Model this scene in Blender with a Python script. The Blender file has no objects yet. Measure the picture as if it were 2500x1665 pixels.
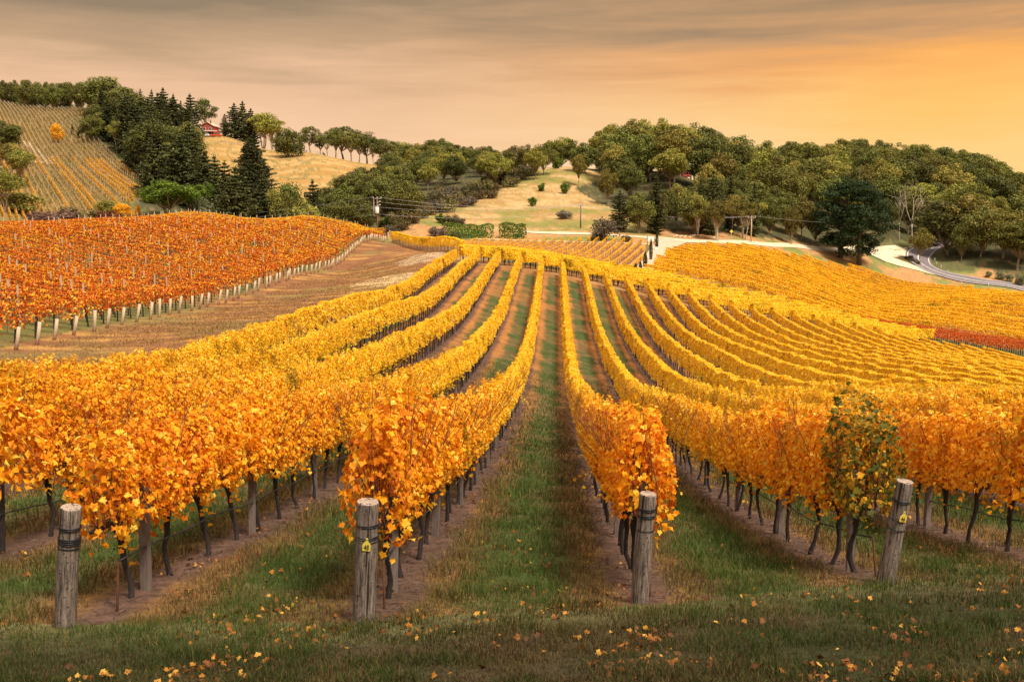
import bpy, math, random
import numpy as np
from mathutils import Vector, Matrix, Euler

rng = np.random.default_rng(11)
random.seed(11)
S = bpy.context.scene
COL = S.collection
R = math.radians
F = 2400.0                       # focal length in photograph pixels (2500 wide)
PITCH = math.atan((832.5 - 560) / F)
K = 2500 / 2354.0                # overview pixels -> photograph pixels

# ------------------------------------------------------------------ camera, sky, sun, exposure
cam = bpy.data.cameras.new("camera")
cam.sensor_width = 36
cam.lens = 36 * F / 2500
cam.clip_start = 0.1
cam.clip_end = 8000
camo = bpy.data.objects.new("camera", cam)
COL.objects.link(camo)
camo.location = (0, 0, 0)
camo.rotation_euler = (math.pi / 2 - PITCH, 0, 0)
S.camera = camo
S.view_settings.view_transform = 'Standard'
S.view_settings.look = 'None'
S.view_settings.gamma = 1
S.view_settings.exposure = 0.12
S.render.engine = 'CYCLES'
S.cycles.max_bounces = 6
S.cycles.diffuse_bounces = 3
S.cycles.transmission_bounces = 4
S.cycles.transparent_max_bounces = 4
S.cycles.use_denoising = True
S.cycles.use_adaptive_sampling = True
S.cycles.adaptive_threshold = 0.02

SUN_EL, SUN_AZ = R(55), R(140)        # azimuth clockwise from the view direction: behind the camera, to the right
sd = bpy.data.lights.new("sun", 'SUN')
sd.energy = 4.8
sd.angle = R(14)
sd.color = (1.0, 0.90, 0.74)
so = bpy.data.objects.new("sun", sd)
COL.objects.link(so)
sdir = Vector((math.sin(SUN_AZ) * math.cos(SUN_EL), math.cos(SUN_AZ) * math.cos(SUN_EL), math.sin(SUN_EL)))
so.rotation_euler = (-sdir).to_track_quat('-Z', 'Y').to_euler()
so.location = sdir * 100


class NT:
    """small helper for node trees"""
    def __init__(self, tree):
        self.t = tree
        tree.nodes.clear()

    def n(self, kind, **kw):
        nd = self.t.nodes.new(kind)
        for k, v in kw.items():
            if k.startswith('i_'):
                key = k[2:]
                nd.inputs[int(key) if key.isdigit() else key].default_value = v
            else:
                setattr(nd, k, v)
        return nd

    def l(self, a, b):
        self.t.links.new(a, b)

    def math(self, op, a, b=None, clamp=False):
        nd = self.n('ShaderNodeMath', operation=op)
        nd.use_clamp = clamp
        for i, x in enumerate((a, b)):
            if x is None:
                continue
            if isinstance(x, (int, float)):
                nd.inputs[i].default_value = x
            else:
                self.l(x, nd.inputs[i])
        return nd.outputs[0]

    def mix(self, fac, a, b, mode='MIX'):
        nd = self.n('ShaderNodeMix', data_type='RGBA', blend_type=mode)
        for i, x in ((0, fac), (6, a), (7, b)):
            if isinstance(x, (int, float)):
                nd.inputs[i].default_value = x
            elif isinstance(x, tuple):
                nd.inputs[i].default_value = (*x[:3], 1)
            else:
                self.l(x, nd.inputs[i])
        return nd.outputs[2]

    def ramp(self, fac, stops, interp='LINEAR'):
        nd = self.n('ShaderNodeValToRGB')
        nd.color_ramp.interpolation = interp
        el = nd.color_ramp.elements
        while len(el) < len(stops):
            el.new(0.5)
        for e, (p, c) in zip(el, stops):
            e.position = p
            e.color = (*c, 1)
        self.l(fac, nd.inputs[0])
        return nd.outputs[0]

    def remap(self, v, a, b, c=0.0, d=1.0, smooth=False):
        nd = self.n('ShaderNodeMapRange')
        if smooth:
            nd.interpolation_type = 'SMOOTHSTEP'
        nd.clamp = True
        self.l(v, nd.inputs[0])
        for i, x in enumerate((a, b, c, d)):
            nd.inputs[i + 1].default_value = x
        return nd.outputs[0]

    def noise(self, vec, scale, detail=4, rough=0.55, dist=0.0):
        nd = self.n('ShaderNodeTexNoise')
        nd.inputs['Scale'].default_value = scale
        nd.inputs['Detail'].default_value = detail
        nd.inputs['Roughness'].default_value = rough
        nd.inputs['Distortion'].default_value = dist
        if vec is not None:
            self.l(vec, nd.inputs['Vector'])
        return nd.outputs[0]


def lin(r, g, b):
    """display colour (0-255) to linear"""
    f = lambda c: ((c / 255 + 0.055) / 1.055) ** 2.4 if c / 255 > 0.04045 else c / 255 / 12.92
    return (f(r), f(g), f(b))


def build_world():
    w = bpy.data.worlds.new("World")
    S.world = w
    w.use_nodes = True
    t = NT(w.node_tree)
    out = t.n('ShaderNodeOutputWorld')
    bg = t.n('ShaderNodeBackground')
    tc = t.n('ShaderNodeTexCoord')
    sep = t.n('ShaderNodeSeparateXYZ')
    t.l(tc.outputs['Generated'], sep.inputs[0])
    x, y, z = sep.outputs
    # clear sky far above the cloud sheet
    sky = t.n('ShaderNodeTexSky', sky_type='NISHITA')
    sky.sun_disc = False
    sky.sun_elevation = SUN_EL
    sky.sun_rotation = SUN_AZ
    # the cloud sheet: colour by elevation, left half and right half of the view
    hz = t.math('MAXIMUM', z, 0.0)
    # streaky cloud texture
    mp = t.n('ShaderNodeMapping')
    mp.inputs['Scale'].default_value = (1.25, 1.25, 12.5)
    mp.inputs['Rotation'].default_value = (0.0, R(1.2), 0.0)
    t.l(tc.outputs['Generated'], mp.inputs[0])
    n1 = t.noise(mp.outputs[0], 1.7, 5, 0.55, 0.4)
    n2 = t.noise(mp.outputs[0], 5.5, 5, 0.6, 0.6)
    band = t.math('ADD', t.math('MULTIPLY', t.math('SUBTRACT', n1, 0.5), 0.125), t.math('MULTIPLY', t.math('SUBTRACT', n2, 0.5), 0.04))
    el = t.math('ADD', hz, band)
    # above the frame: unseen pale cloud, made bright to light the scene
    left = t.ramp(el, [(0.0, lin(254, 218, 176)), (0.075, lin(249, 203, 160)), (0.13, lin(232, 187, 146)), (0.165, lin(196, 159, 121)), (0.215, lin(148, 126, 97)),
                       (0.40, lin(190, 172, 146)), (0.7, lin(250, 240, 222)), (1.0, lin(255, 248, 235))])
    right = t.ramp(el, [(0.0, lin(247, 228, 166)), (0.07, lin(255, 220, 152)), (0.115, lin(255, 200, 112)), (0.155, lin(248, 170, 86)), (0.185, lin(206, 154, 101)), (0.222, lin(146, 124, 95)),
                        (0.40, lin(190, 172, 146)), (0.7, lin(250, 240, 222)), (1.0, lin(255, 248, 235))])
    side = t.remap(t.math('DIVIDE', x, t.math('MAXIMUM', t.math('ADD', t.math('ABSOLUTE', y), 0.0), 0.05)), -0.22, 0.48, 0, 1, True)
    c = t.mix(side, left, right)
    # glow low on the right where the evening light breaks through
    gd = Vector((math.sin(R(29)) * math.cos(R(5.0)), math.cos(R(29)) * math.cos(R(5.0)), math.sin(R(5.0))))
    dp = t.n('ShaderNodeVectorMath', operation='DOT_PRODUCT')
    dp.inputs[1].default_value = gd
    t.l(tc.outputs['Generated'], dp.inputs[0])
    gl = t.math('MULTIPLY', t.remap(dp.outputs['Value'], 0.965, 1.0, 0, 1, True), t.remap(el, 0.13, 0.185, 1, 0))
    c = t.mix(t.math('MULTIPLY', gl, 0.5), c, lin(255, 190, 92))
    up = t.remap(z, .3, .6, 1.0, 1.2, True)     # unseen sky overhead brightened further to light the scene
    cu = t.n('ShaderNodeCombineXYZ')
    for i in range(3):
        t.l(up, cu.inputs[i])
    c = t.mix(1.0, c, cu.outputs[0], 'MULTIPLY')
    lp = t.mix(1.0, sky.outputs[0], (0.08, 0.08, 0.08), 'MULTIPLY')
    c = t.mix(0.94, lp, c)
    t.l(c, bg.inputs[0])
    bg.inputs[1].default_value = 1.0
    t.l(bg.outputs[0], out.inputs[0])


build_world()

# ------------------------------------------------------------------ geometry helpers
SP, CP = math.sin(PITCH), math.cos(PITCH)


def unproj(px, py, Y):
    """photograph pixel and forward distance -> point in the world (camera at the origin, looking along +Y)"""
    a = (px - 1250) / F
    b = -(py - 832.5) / F
    yc = b * SP + CP
    return np.array([a * Y / yc, Y, (b * CP - SP) * Y / yc])


class MB:
    def __init__(self):
        self.v, self.f, self.n = [], [], 0

    def add(self, v, f, mat=0, smooth=False):
        v = np.asarray(v, float).reshape(-1, 3)
        f = np.asarray(f, int)
        if len(f):
            self.f.append((f + self.n, mat, smooth))
        self.v.append(v)
        self.n += len(v)

    def merge(self, other, M=None, mat=None):
        for v in other.v:
            pass
        V = np.concatenate(other.v)
        if M is not None:
            V = V @ np.array(M.to_3x3()).T + np.array(M.translation)
        for f, m, s in other.f:
            self.f.append((f + self.n, m if mat is None else mat, s))
        self.v.append(V)
        self.n += len(V)

    def box(self, c, d, mat=0, rz=0.0):
        c = np.array(c, float)
        h = np.array(d, float) / 2
        s = np.array([[-1, -1, -1], [1, -1, -1], [1, 1, -1], [-1, 1, -1], [-1, -1, 1], [1, -1, 1], [1, 1, 1], [-1, 1, 1]]) * h
        if rz:
            cz, sz = math.cos(rz), math.sin(rz)
            s = s @ np.array([[cz, sz, 0], [-sz, cz, 0], [0, 0, 1]])
        self.add(s + c, [[0, 3, 2, 1], [4, 5, 6, 7], [0, 1, 5, 4], [1, 2, 6, 5], [2, 3, 7, 6], [3, 0, 4, 7]], mat)

    def tube(self, path, rad, sides=6, mat=0, smooth=True, cap=True, rough=0.0):
        P = np.asarray(path, float)
        n = len(P)
        rad = np.broadcast_to(np.asarray(rad, float), (n,))
        T = np.gradient(P, axis=0)
        T /= np.linalg.norm(T, axis=1)[:, None] + 1e-9
        ref = np.array([0, 0, 1.0]) if abs(T[0][2]) < 0.9 else np.array([1.0, 0, 0])
        u = np.cross(T[0], ref)
        u /= np.linalg.norm(u)
        ang = np.arange(sides) * 2 * math.pi / sides
        V = []
        for i in range(n):
            u = u - T[i] * np.dot(u, T[i])
            u /= np.linalg.norm(u) + 1e-9
            w = np.cross(T[i], u)
            rr = rad[i] * (1 + rough * rng.normal(size=sides)) if rough else rad[i] * np.ones(sides)
            V.append(P[i] + (np.cos(ang) * rr)[:, None] * u + (np.sin(ang) * rr)[:, None] * w)
        V = np.concatenate(V)
        i0 = np.arange(n - 1)[:, None] * sides
        j = np.arange(sides)[None, :]
        j2 = (j + 1) % sides
        q = np.stack([i0 + j, i0 + j2, i0 + sides + j2, i0 + sides + j], -1).reshape(-1, 4)
        n0 = self.n
        self.add(V, q, mat, smooth)
        if cap:
            self.f.append((np.array([[n0 + k for k in range(sides)][::-1]]), mat, False))
            self.f.append((np.array([[n0 + (n - 1) * sides + k for k in range(sides)]]), mat, False))

    def mesh(self, name, mats, colors=None):
        me = bpy.data.meshes.new(name)
        V = np.concatenate(self.v) if self.v else np.zeros((0, 3))
        me.vertices.add(len(V))
        me.vertices.foreach_set("co", V.astype(np.float32).ravel())
        loops, starts, mi, sm = [], [], [], []
        pos = 0
        for f, m, s in self.f:
            k = f.shape[1]
            loops.append(f.ravel())
            starts.append(pos + np.arange(len(f)) * k)
            mi.append(np.full(len(f), m))
            sm.append(np.full(len(f), s))
            pos += f.size
        if loops:
            loops = np.concatenate(loops).astype(np.int32)
            starts = np.concatenate(starts).astype(np.int32)
            me.loops.add(len(loops))
            me.loops.foreach_set("vertex_index", loops)
            me.polygons.add(len(starts))
            me.polygons.foreach_set("loop_start", starts)
            me.polygons.foreach_set("material_index", np.concatenate(mi).astype(np.int32))
            me.polygons.foreach_set("use_smooth", np.concatenate(sm).astype(bool))
        if colors is not None:
            at = me.color_attributes.new("Col", 'FLOAT_COLOR', 'POINT')
            c4 = np.ones((len(V), 4), np.float32)
            c4[:, :3] = colors
            at.data.foreach_set("color", c4.ravel())
        for m in (mats if isinstance(mats, (list, tuple)) else [mats]):
            me.materials.append(m)
        me.update(calc_edges=True)
        return me

    def build(self, name, mats, parent=None, loc=(0, 0, 0), colors=None):
        return obj(name, self.mesh(name, mats, colors), parent, loc)


def obj(name, me, parent=None, loc=(0, 0, 0), rot=(0, 0, 0), sc=(1, 1, 1)):
    o = bpy.data.objects.new(name, me)
    COL.objects.link(o)
    o.location = loc
    o.rotation_euler = rot
    o.scale = sc
    if parent:
        o.parent = parent
    return o


def tag(o, label=None, cat=None, group=None, kind=None):
    if label: o['label'] = label
    if cat: o['category'] = cat
    if group: o['group'] = group
    if kind: o['kind'] = kind
    return o


def thing(name, label, cat, loc=(0, 0, 0), rot=(0, 0, 0), group=None, sc=(1, 1, 1)):
    return tag(obj(name, None, None, loc, rot, sc), label, cat, group)


ORD = "first second third fourth fifth sixth seventh eighth ninth tenth eleventh twelfth".split()


def ordinal(i):
    if i <= 12:
        return ORD[i - 1]
    s = {1: 'st', 2: 'nd', 3: 'rd'}.get(i % 10 if i % 100 not in (11, 12, 13) else 0, 'th')
    return f"{i}{s}"


def vnoise(x, y, seed=0):
    """smooth value noise in [0,1]"""
    xi, yi = np.floor(x).astype(np.int64), np.floor(y).astype(np.int64)
    fx, fy = x - xi, y - yi
    fx, fy = fx * fx * (3 - 2 * fx), fy * fy * (3 - 2 * fy)
    def h(a, b):
        n = (a * 374761393 + b * 668265263 + seed * 974711) & 0x7fffffff
        n = ((n ^ (n >> 13)) * 1274126177) & 0x7fffffff
        n = (n ^ (n >> 16)) & 0xffff
        return n / 65535.0
    return (h(xi, yi) * (1 - fx) + h(xi + 1, yi) * fx) * (1 - fy) + (h(xi, yi + 1) * (1 - fx) + h(xi + 1, yi + 1) * fx) * fy


def fbm(x, y, seed=0, oct=4):
    a, s, t = 1.0, 0.0, 0.0
    for o in range(oct):
        s = s + a * vnoise(x * 2 ** o, y * 2 ** o, seed + o * 17)
        t += a
        a *= 0.55
    return s / t


# ------------------------------------------------------------------ terrain: smooth surface through surveyed points
CT = 1.95    # height of the vine tops
pix = [  # px, py, distance, height of the seen thing above the ground
    (160, 1529, 9.0, 0), (887, 1516, 8.95, 0), (1560, 1470, 9.9, 0), (2165, 1421, 10.65, 0),
    (999, 1375, 11.8, 0), (1079, 1279, 15.2, 0), (1133, 1212, 18.9, 0), (1171, 1161, 22.8, 0), (1198, 1111, 26.8, 0),
    (432, 1381, 11.65, 0), (573, 1314, 13.75, 0), (680, 1258, 15.9, 0),
    (2075, 1386, 12.4, 0), (1885, 1285, 16.8, 0), (1782, 1229, 20.85, 0), (2289, 1288, 16.55, 0),
    (128, 1293, 14.1, 0), (42, 1321, 13.2, 0),
    (1340, 962, 48, .7), (1340, 860, 69, .7), (1345, 774, 90, .7), (1356, 659, 126, .7),
    (637, 791, 42, CT), (318, 871, 29.3, CT), (0, 887, 22.4, CT), (850, 722, 60, CT), (1062, 637, 104, CT), (1121, 605, 128, CT),
    (1760, 852, 70.5, CT), (1849, 895, 57.8, CT), (1620, 747, 107.8, CT), (1793, 747, 125, CT), (2500, 955, 31, CT), (2500, 905, 65, CT), (2500, 985, 19.2, CT),
    (2500, 890, 83, CT), (2500, 862, 125, CT), (1643, 706, 125, CT), (2112, 803, 126, 1.7),
    (965, 594, 185, 0), (1098, 617, 140, 0),
    (18, 854, 51.8, 0), (230, 805, 62.6, 0), (411, 769, 76, 0), (583, 727, 95.7, 0), (829, 644, 151.6, 0), (945, 592, 205, 0),
    (478, 520, 190, 1.9), (0, 544, 118, 1.9), (212, 536, 150, 1.9), (743, 531, 195, 1.9), (871, 547, 205, 1.9), (0, 680, 70, 1.9), (212, 637, 100, 1.9),
    (350, 457, 270, 0), (212, 510, 245, 0), (0, 499, 235, 0), (0, 260, 420, 0), (202, 278, 420, 0), (159, 340, 360, 0), (64, 350, 345, 0), (319, 425, 300, 0),
    (520, 333, 400, 0), (478, 499, 265, 0), (425, 372, 350, 0), (637, 510, 260, 0), (255, 275, 430, 0),
    (552, 335, 395, 0), (743, 372, 385, 0), (913, 404, 380, 0), (658, 414, 340, 0), (743, 446, 310, 0), (850, 425, 335, 0),
    (924, 545, 240, 0), (956, 552, 230, 0), (1062, 510, 255, 0), (1168, 467, 285, 0), (1274, 430, 315, 0), (1391, 412, 330, 0), (1466, 457, 300, 0), (1476, 542, 240, 0),
    (1274, 531, 245, 0), (1168, 557, 225, 0), (956, 499, 270, 0), (1062, 457, 310, 0), (1221, 425, 340, 0), (903, 467, 320, 0),
    (1126, 589, 205, 0), (1572, 595, 205, 0), (1381, 637, 165, 0), (1561, 653, 162, 0), (1434, 568, 220, 0),
    (1600, 650, 165, 0), (1800, 690, 160, 0), (2000, 745, 160, 0), (1700, 600, 215, 0), (1900, 608, 240, 0), (2050, 640, 250, 0), (2200, 680, 250, 0), (2350, 715, 235, 0), (1900, 660, 190, 0),
    (2156, 812, 147, 0), (2500, 866, 142, 0), (2250, 790, 165, 0), (2500, 818, 165, 0), (2500, 740, 196, 0), (2300, 752, 188, 0), (2120, 765, 175, 0),
    (1657, 579, 228, 0), (1912, 595, 248, 0), (1540, 480, 280, 0), (1646, 425, 315, 0),
    (2262, 606, 300, 0), (2230, 637, 270, 0), (2500, 712, 240, 0), (2336, 680, 255, 0), (2100, 612, 265, 0),
    (1168, 415, 400, 0), (1062, 400, 420, 0),
]
xyz = [(0, 0, -1.65), (-3, 0, -1.65), (3, 0, -1.65), (0, 4, -2.5), (-4, 4, -2.5), (4, 4, -2.5), (-7, 6, -2.95), (7, 6, -2.95), (0, 6.5, -3.05), (15, 4, -2.7), (-15, 4, -2.6),
       (0, -12, .2), (-25, -8, 0), (25, -8, -1), (0, -70, 5), (-80, -30, 4), (80, -30, -6), (60, 30, -11), (90, 80, -17), (-55, 20, -3), (-70, 60, -1.5), (-90, 130, 0),
       (-60, 245, -5), (-95, 215, -4), (-45, 240, -4), (-30, 235, -3.5),
       (63.6, 340, 16), (149, 420, 23), (203, 450, 20), (249, 480, 8), (300, 480, 4), (120, 340, 9), (170, 340, 4), (100, 300, 2), (140, 295, -2), (200, 300, -8), (235, 300, -13), (110, 400, 19),
       (-110, 470, 30), (-60, 480, 22), (0, 470, 18), (60, 450, 20), (-200, 500, 58), (-260, 420, 60), (-260, 300, 25),
       (0, 620, 0), (-200, 650, 30), (200, 650, 5), (-400, 600, 40), (400, 550, -10), (0, 1000, -20), (700, 700, -20), (-700, 700, -10), (1000, 0, -25), (-1000, 0, -10), (0, -1000, -10), (700, -700, -20), (-700, -700, -10),
       (0, 3000, -60), (3000, 0, -60), (-3000, 0, -60), (0, -3000, -60), (2200, 2200, -60), (-2200, 2200, -60), (-2200, -2200, -60), (2200, -2200, -60)]
ctl = [unproj(a, b, c) - np.array([0, 0, h]) for a, b, c, h in pix] + [np.array(p, float) for p in xyz]
CTL = np.array(ctl)


def warp(x, y):
    r = np.hypot(x, y) + 1e-6
    g = np.arcsinh(r / 15.0) / r
    return x * g, y * g


def _phi(d2):
    return 0.5 * d2 * np.log(d2 + 1e-12)


_cx, _cy = warp(CTL[:, 0], CTL[:, 1])
_n = len(CTL)
_A = np.zeros((_n + 3, _n + 3))
_d2 = (_cx[:, None] - _cx) ** 2 + (_cy[:, None] - _cy) ** 2
_A[:_n, :_n] = _phi(_d2) + np.eye(_n) * 2e-4
_A[:_n, _n:] = np.stack([np.ones(_n), _cx, _cy], 1)
_A[_n:, :_n] = _A[:_n, _n:].T
_W = np.linalg.solve(_A, np.concatenate([CTL[:, 2], np.zeros(3)]))


def T(x, y):
    """ground height"""
    x, y = np.asarray(x, float), np.asarray(y, float)
    shp = np.broadcast(x, y).shape
    x, y = np.broadcast_to(x, shp).ravel(), np.broadcast_to(y, shp).ravel()
    out = np.empty(len(x))
    for i in range(0, len(x), 20000):
        u, v = warp(x[i:i + 20000], y[i:i + 20000])
        d2 = (u[:, None] - _cx) ** 2 + (v[:, None] - _cy) ** 2
        out[i:i + 20000] = _phi(d2) @ _W[:_n] + _W[_n] + _W[_n + 1] * u + _W[_n + 2] * v
    return out.reshape(shp) if shp else float(out[0])


def hit(px, py, y0=5.0, y1=600.0):
    """where the line of sight of a photograph pixel first meets the ground"""
    ys = np.exp(np.linspace(math.log(y0), math.log(y1), 700))
    P = np.array([unproj(px, py, y) for y in ys])
    below = P[:, 2] < T(P[:, 0], P[:, 1])
    i = int(np.argmax(below)) if below.any() else len(ys) - 1
    p = P[i].copy()
    p[2] = T(p[0], p[1])
    return p


def at(px, Y):
    x = (px - 1250) / F * Y
    return np.array([x, Y, T(x, Y)])


# rows of the main block: straight, parallel, 2.73 m apart
ROWX, ROWS, ROWD = -1.36, 2.73, 0.0437
YEND = 126.0
rdir = np.array([ROWD, 1.0]) / math.hypot(ROWD, 1.0)
RANG = math.atan2(1.0, ROWD)             # heading of the rows


def rowx(k, y):
    return ROWX + ROWS * k + (y - 9) * ROWD


def rowstart(k):
    return 9.0 + (0.0 if k <= 0 else 0.85 * k) + (0.0 if k > 0 else -0.15 * k)


def inpoly(x, y, poly):
    P = np.array(poly, float)
    ins = np.zeros(x.shape, bool)
    j = len(P) - 1
    for i in range(len(P)):
        c = ((P[i, 1] > y) != (P[j, 1] > y)) & (x < (P[j, 0] - P[i, 0]) * (y - P[i, 1]) / (P[j, 1] - P[i, 1] + 1e-12) + P[i, 0])
        ins ^= c
        j = i
    return ins


def pY(*pts):
    return [((p - 1250) / F * y, y) for p, y in pts]


def ss(a, b, v):
    t = np.clip((v - a) / (b - a), 0, 1)
    return t * t * (3 - 2 * t)


Z_KNOLL = pY((880, 225), (980, 228), (1300, 222), (1620, 222), (1560, 262), (1500, 290), (1480, 320), (1420, 345), (1300, 338), (1190, 300), (1080, 262), (960, 240))
Z_PADD = pY((480, 300), (640, 270), (760, 290), (860, 318), (960, 372), (960, 420), (700, 425), (500, 430), (470, 380))
Z_HILLV = pY((-260, 200), (100, 222), (330, 246), (362, 268), (335, 300), (240, 350), (205, 385), (225, 430), (100, 440), (-300, 440))
Z_YOUNG = pY((1090, 208), (1572, 208), (1572, 158), (1250, 150), (1130, 175))
Z_FORE = pY((1400, 290), (1560, 245), (1640, 234), (1760, 240), (1900, 252), (2060, 268), (2240, 312), (2290, 300), (2300, 280), (2370, 266), (2520, 250), (2900, 240), (3400, 600), (1100, 600), (1180, 350), (1420, 345), (1480, 320))
Z_FOREL = pY((330, 246), (480, 225), (900, 225), (960, 240), (1080, 262), (1190, 300), (1300, 338), (1180, 420), (960, 372), (860, 318), (760, 290), (640, 270), (480, 300), (470, 380), (500, 430), (240, 430), (215, 380), (320, 330), (420, 272))
Z_FIELDR = pY((1560, 146), (1585, 158), (1640, 192), (1700, 206), (1950, 234), (2080, 243), (2400, 233), (2700, 205), (2700, 156), (2300, 154), (2100, 148), (1900, 145), (1700, 150))


def blend(c, w, col):
    return c * (1 - w[:, None]) + np.array(col) * w[:, None]


def ground_colour(x, y):
    n1 = fbm(x * .11, y * .11, 3)
    n2 = fbm(x * .8, y * .8, 9)
    n3 = fbm(x * .025, y * .025, 5)
    c = np.tile(np.array([.17, .115, .05]), (len(x), 1))
    c = blend(c, ss(.45, .6, n1), (.12, .115, .045))
    # main block
    kx = (x - (y - 9) * ROWD - ROWX) / ROWS
    dist = np.abs(kx - np.round(kx)) * ROWS
    main = (kx > -4.5) & (y < 131) & (y > -5)
    yst = np.where(kx > 0, 9 + .85 * kx, 9 - .15 * kx)
    inrow = main & (y > yst - .1)
    g = np.tile(np.array([.060, .085, .022]), (len(x), 1))
    g = blend(g, ss(.42, .62, n2), (.115, .085, .035))
    far = ss(35, 85, y)
    litter = ss(.35, .75, dist / 1.365 * -1 + 1.12 + .6 * (n2 - .5))
    g = blend(g, np.clip(litter * (.35 + .6 * far), 0, 1), (.36, .145, .042))
    g = blend(g, ss(70, 115, y) * ss(.42, .62, n1) * .8, (.30, .13, .04))
    soil = 1 - ss(.20, .48, dist + .45 * (n2 - .5))
    g = blend(g, soil * .92, (.098, .056, .044))
    c[inrow] = g[inrow]
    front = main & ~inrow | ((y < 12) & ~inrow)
    fg = np.tile(np.array([.042, .042, .016]), (len(x), 1))  # front turf kept extra dark: the dim foreground is put into its colour
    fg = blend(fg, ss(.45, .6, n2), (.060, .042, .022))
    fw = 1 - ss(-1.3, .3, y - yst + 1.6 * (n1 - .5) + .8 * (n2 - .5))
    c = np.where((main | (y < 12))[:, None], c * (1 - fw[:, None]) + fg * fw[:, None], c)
    # mown headland between the two blocks
    left = (kx <= -4.5) & (x > -27.4) & (y < 215) & (y > 12)
    h = np.tile(np.array([.215, .092, .040]), (len(x), 1))
    st = fbm(x * .12, y * .7, 21)
    h = blend(h, ss(.52, .68, st), (.40, .205, .06))  # golden dry grass, with sunlit streaks put into the ground colour
    h = blend(h, ss(.52, .7, n1) * .7, (.20, .15, .05))
    bare = np.exp(-(((x + 12.5) / 5.0) ** 2 + ((y - 138) / 13) ** 2))
    bare2 = np.exp(-(((x + 13) / 5.5) ** 2 + ((y - 108) / 12) ** 2))
    h = blend(h, ss(.40, .75, bare * (.3 + 1.1 * n2)) * .8, (.52, .38, .24))
    h = blend(h, ss(.42, .62, bare2 * (.35 + .9 * st)), (.50, .34, .17))
    c[left] = h[left]
    bl = (x <= -27.4) & (x > -100) & (y > 20) & (y < 225)
    b = np.tile(np.array([.22, .13, .045]), (len(x), 1))
    b = blend(b, ss(.45, .6, n1), (.13, .12, .035))
    c[bl] = b[bl]
    hl = (y > 127) & (y < 137) & (kx > -5) & (kx < 22)
    q = np.tile(np.array([.28, .14, .055]), (len(x), 1))
    q = blend(q, ss(.5, .68, st), (.42, .27, .13))
    c[hl] = q[hl]
    # young vineyard
    z = inpoly(x, y, Z_YOUNG)
    q = np.tile(np.array([.40, .19, .085]), (len(x), 1))
    q = blend(q, ss(.4, .65, n2), (.48, .25, .09))
    c[z] = q[z]
    # yellow field
    z = inpoly(x, y, Z_FIELDR)
    q = np.tile(np.array([.27, .14, .04]), (len(x), 1))
    c[z] = q[z]
    verge = (y > 205) & (y < 262) & (x > -40) & ~z
    q = np.tile(np.array([.42, .22, .09]), (len(x), 1))
    q = blend(q, ss(.52, .62, n1), (.19, .20, .055))
    c[verge] = q[verge]
    # knoll
    z = inpoly(x, y, Z_KNOLL)
    st2 = fbm((x + y * .35) * .05, (y - x * .35) * .3, 33)
    q = np.tile(np.array([.34, .21, .075]), (len(x), 1))
    q = blend(q, ss(.45, .66, st2), (.47, .31, .14))
    q = blend(q, ss(.48, .62, n1) * .85, (.20, .19, .045))
    q = blend(q, ss(.54, .68, n2) * .6, (.28, .15, .06))
    c[z] = q[z]
    z = inpoly(x, y, Z_PADD)
    q = np.tile(np.array([.36, .20, .06]), (len(x), 1))
    q = blend(q, ss(.45, .62, st2), (.45, .28, .11))
    q = blend(q, ss(.56, .66, n2) * .7, (.13, .12, .04))
    c[z] = q[z]
    z = inpoly(x, y, Z_HILLV)
    q = np.tile(np.array([.27, .165, .05]), (len(x), 1))
    q = blend(q, ss(.45, .65, n1), (.19, .145, .042))
    c[z] = q[z]
    z = inpoly(x, y, Z_FORE) | inpoly(x, y, Z_FOREL)
    q = np.tile(np.array([.075, .07, .03]), (len(x), 1))
    q = blend(q, ss(.55, .75, n2), (.17, .11, .05))
    c[z] = q[z]
    return c * (.78 + .44 * n2)[:, None]


# ------------------------------------------------------------------ materials
MATS = {}


def mat(name):
    m = bpy.data.materials.new(name)
    m.use_nodes = True
    MATS[name] = m
    t = NT(m.node_tree)
    out = t.n('ShaderNodeOutputMaterial')
    return m, t, out


def plain(name, col, rough=.7, var=.25, scale=6, bump=0.0, metal=0.0, stretch=(1, 1, 1)):
    m, t, out = mat(name)
    p = t.n('ShaderNodeBsdfPrincipled')
    p.inputs['Roughness'].default_value = rough
    p.inputs['Metallic'].default_value = metal
    p.inputs['Specular IOR Level'].default_value = .3
    tc = t.n('ShaderNodeTexCoord')
    mp = t.n('ShaderNodeMapping')
    mp.inputs['Scale'].default_value = stretch
    t.l(tc.outputs['Object'], mp.inputs[0])
    nz = t.noise(mp.outputs[0], scale, 6, .65)
    lo = tuple(c * (1 - var) for c in col)
    hi = tuple(min(1, c * (1 + var)) for c in col)
    t.l(t.ramp(nz, [(.3, lo), (.7, hi)]), p.inputs['Base Color'])
    if bump:
        b = t.n('ShaderNodeBump')
        b.inputs['Strength'].default_value = bump
        b.inputs['Distance'].default_value = .02
        t.l(nz, b.inputs['Height'])
        t.l(b.outputs[0], p.inputs['Normal'])
    t.l(p.outputs[0], out.inputs[0])
    return m


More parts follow.
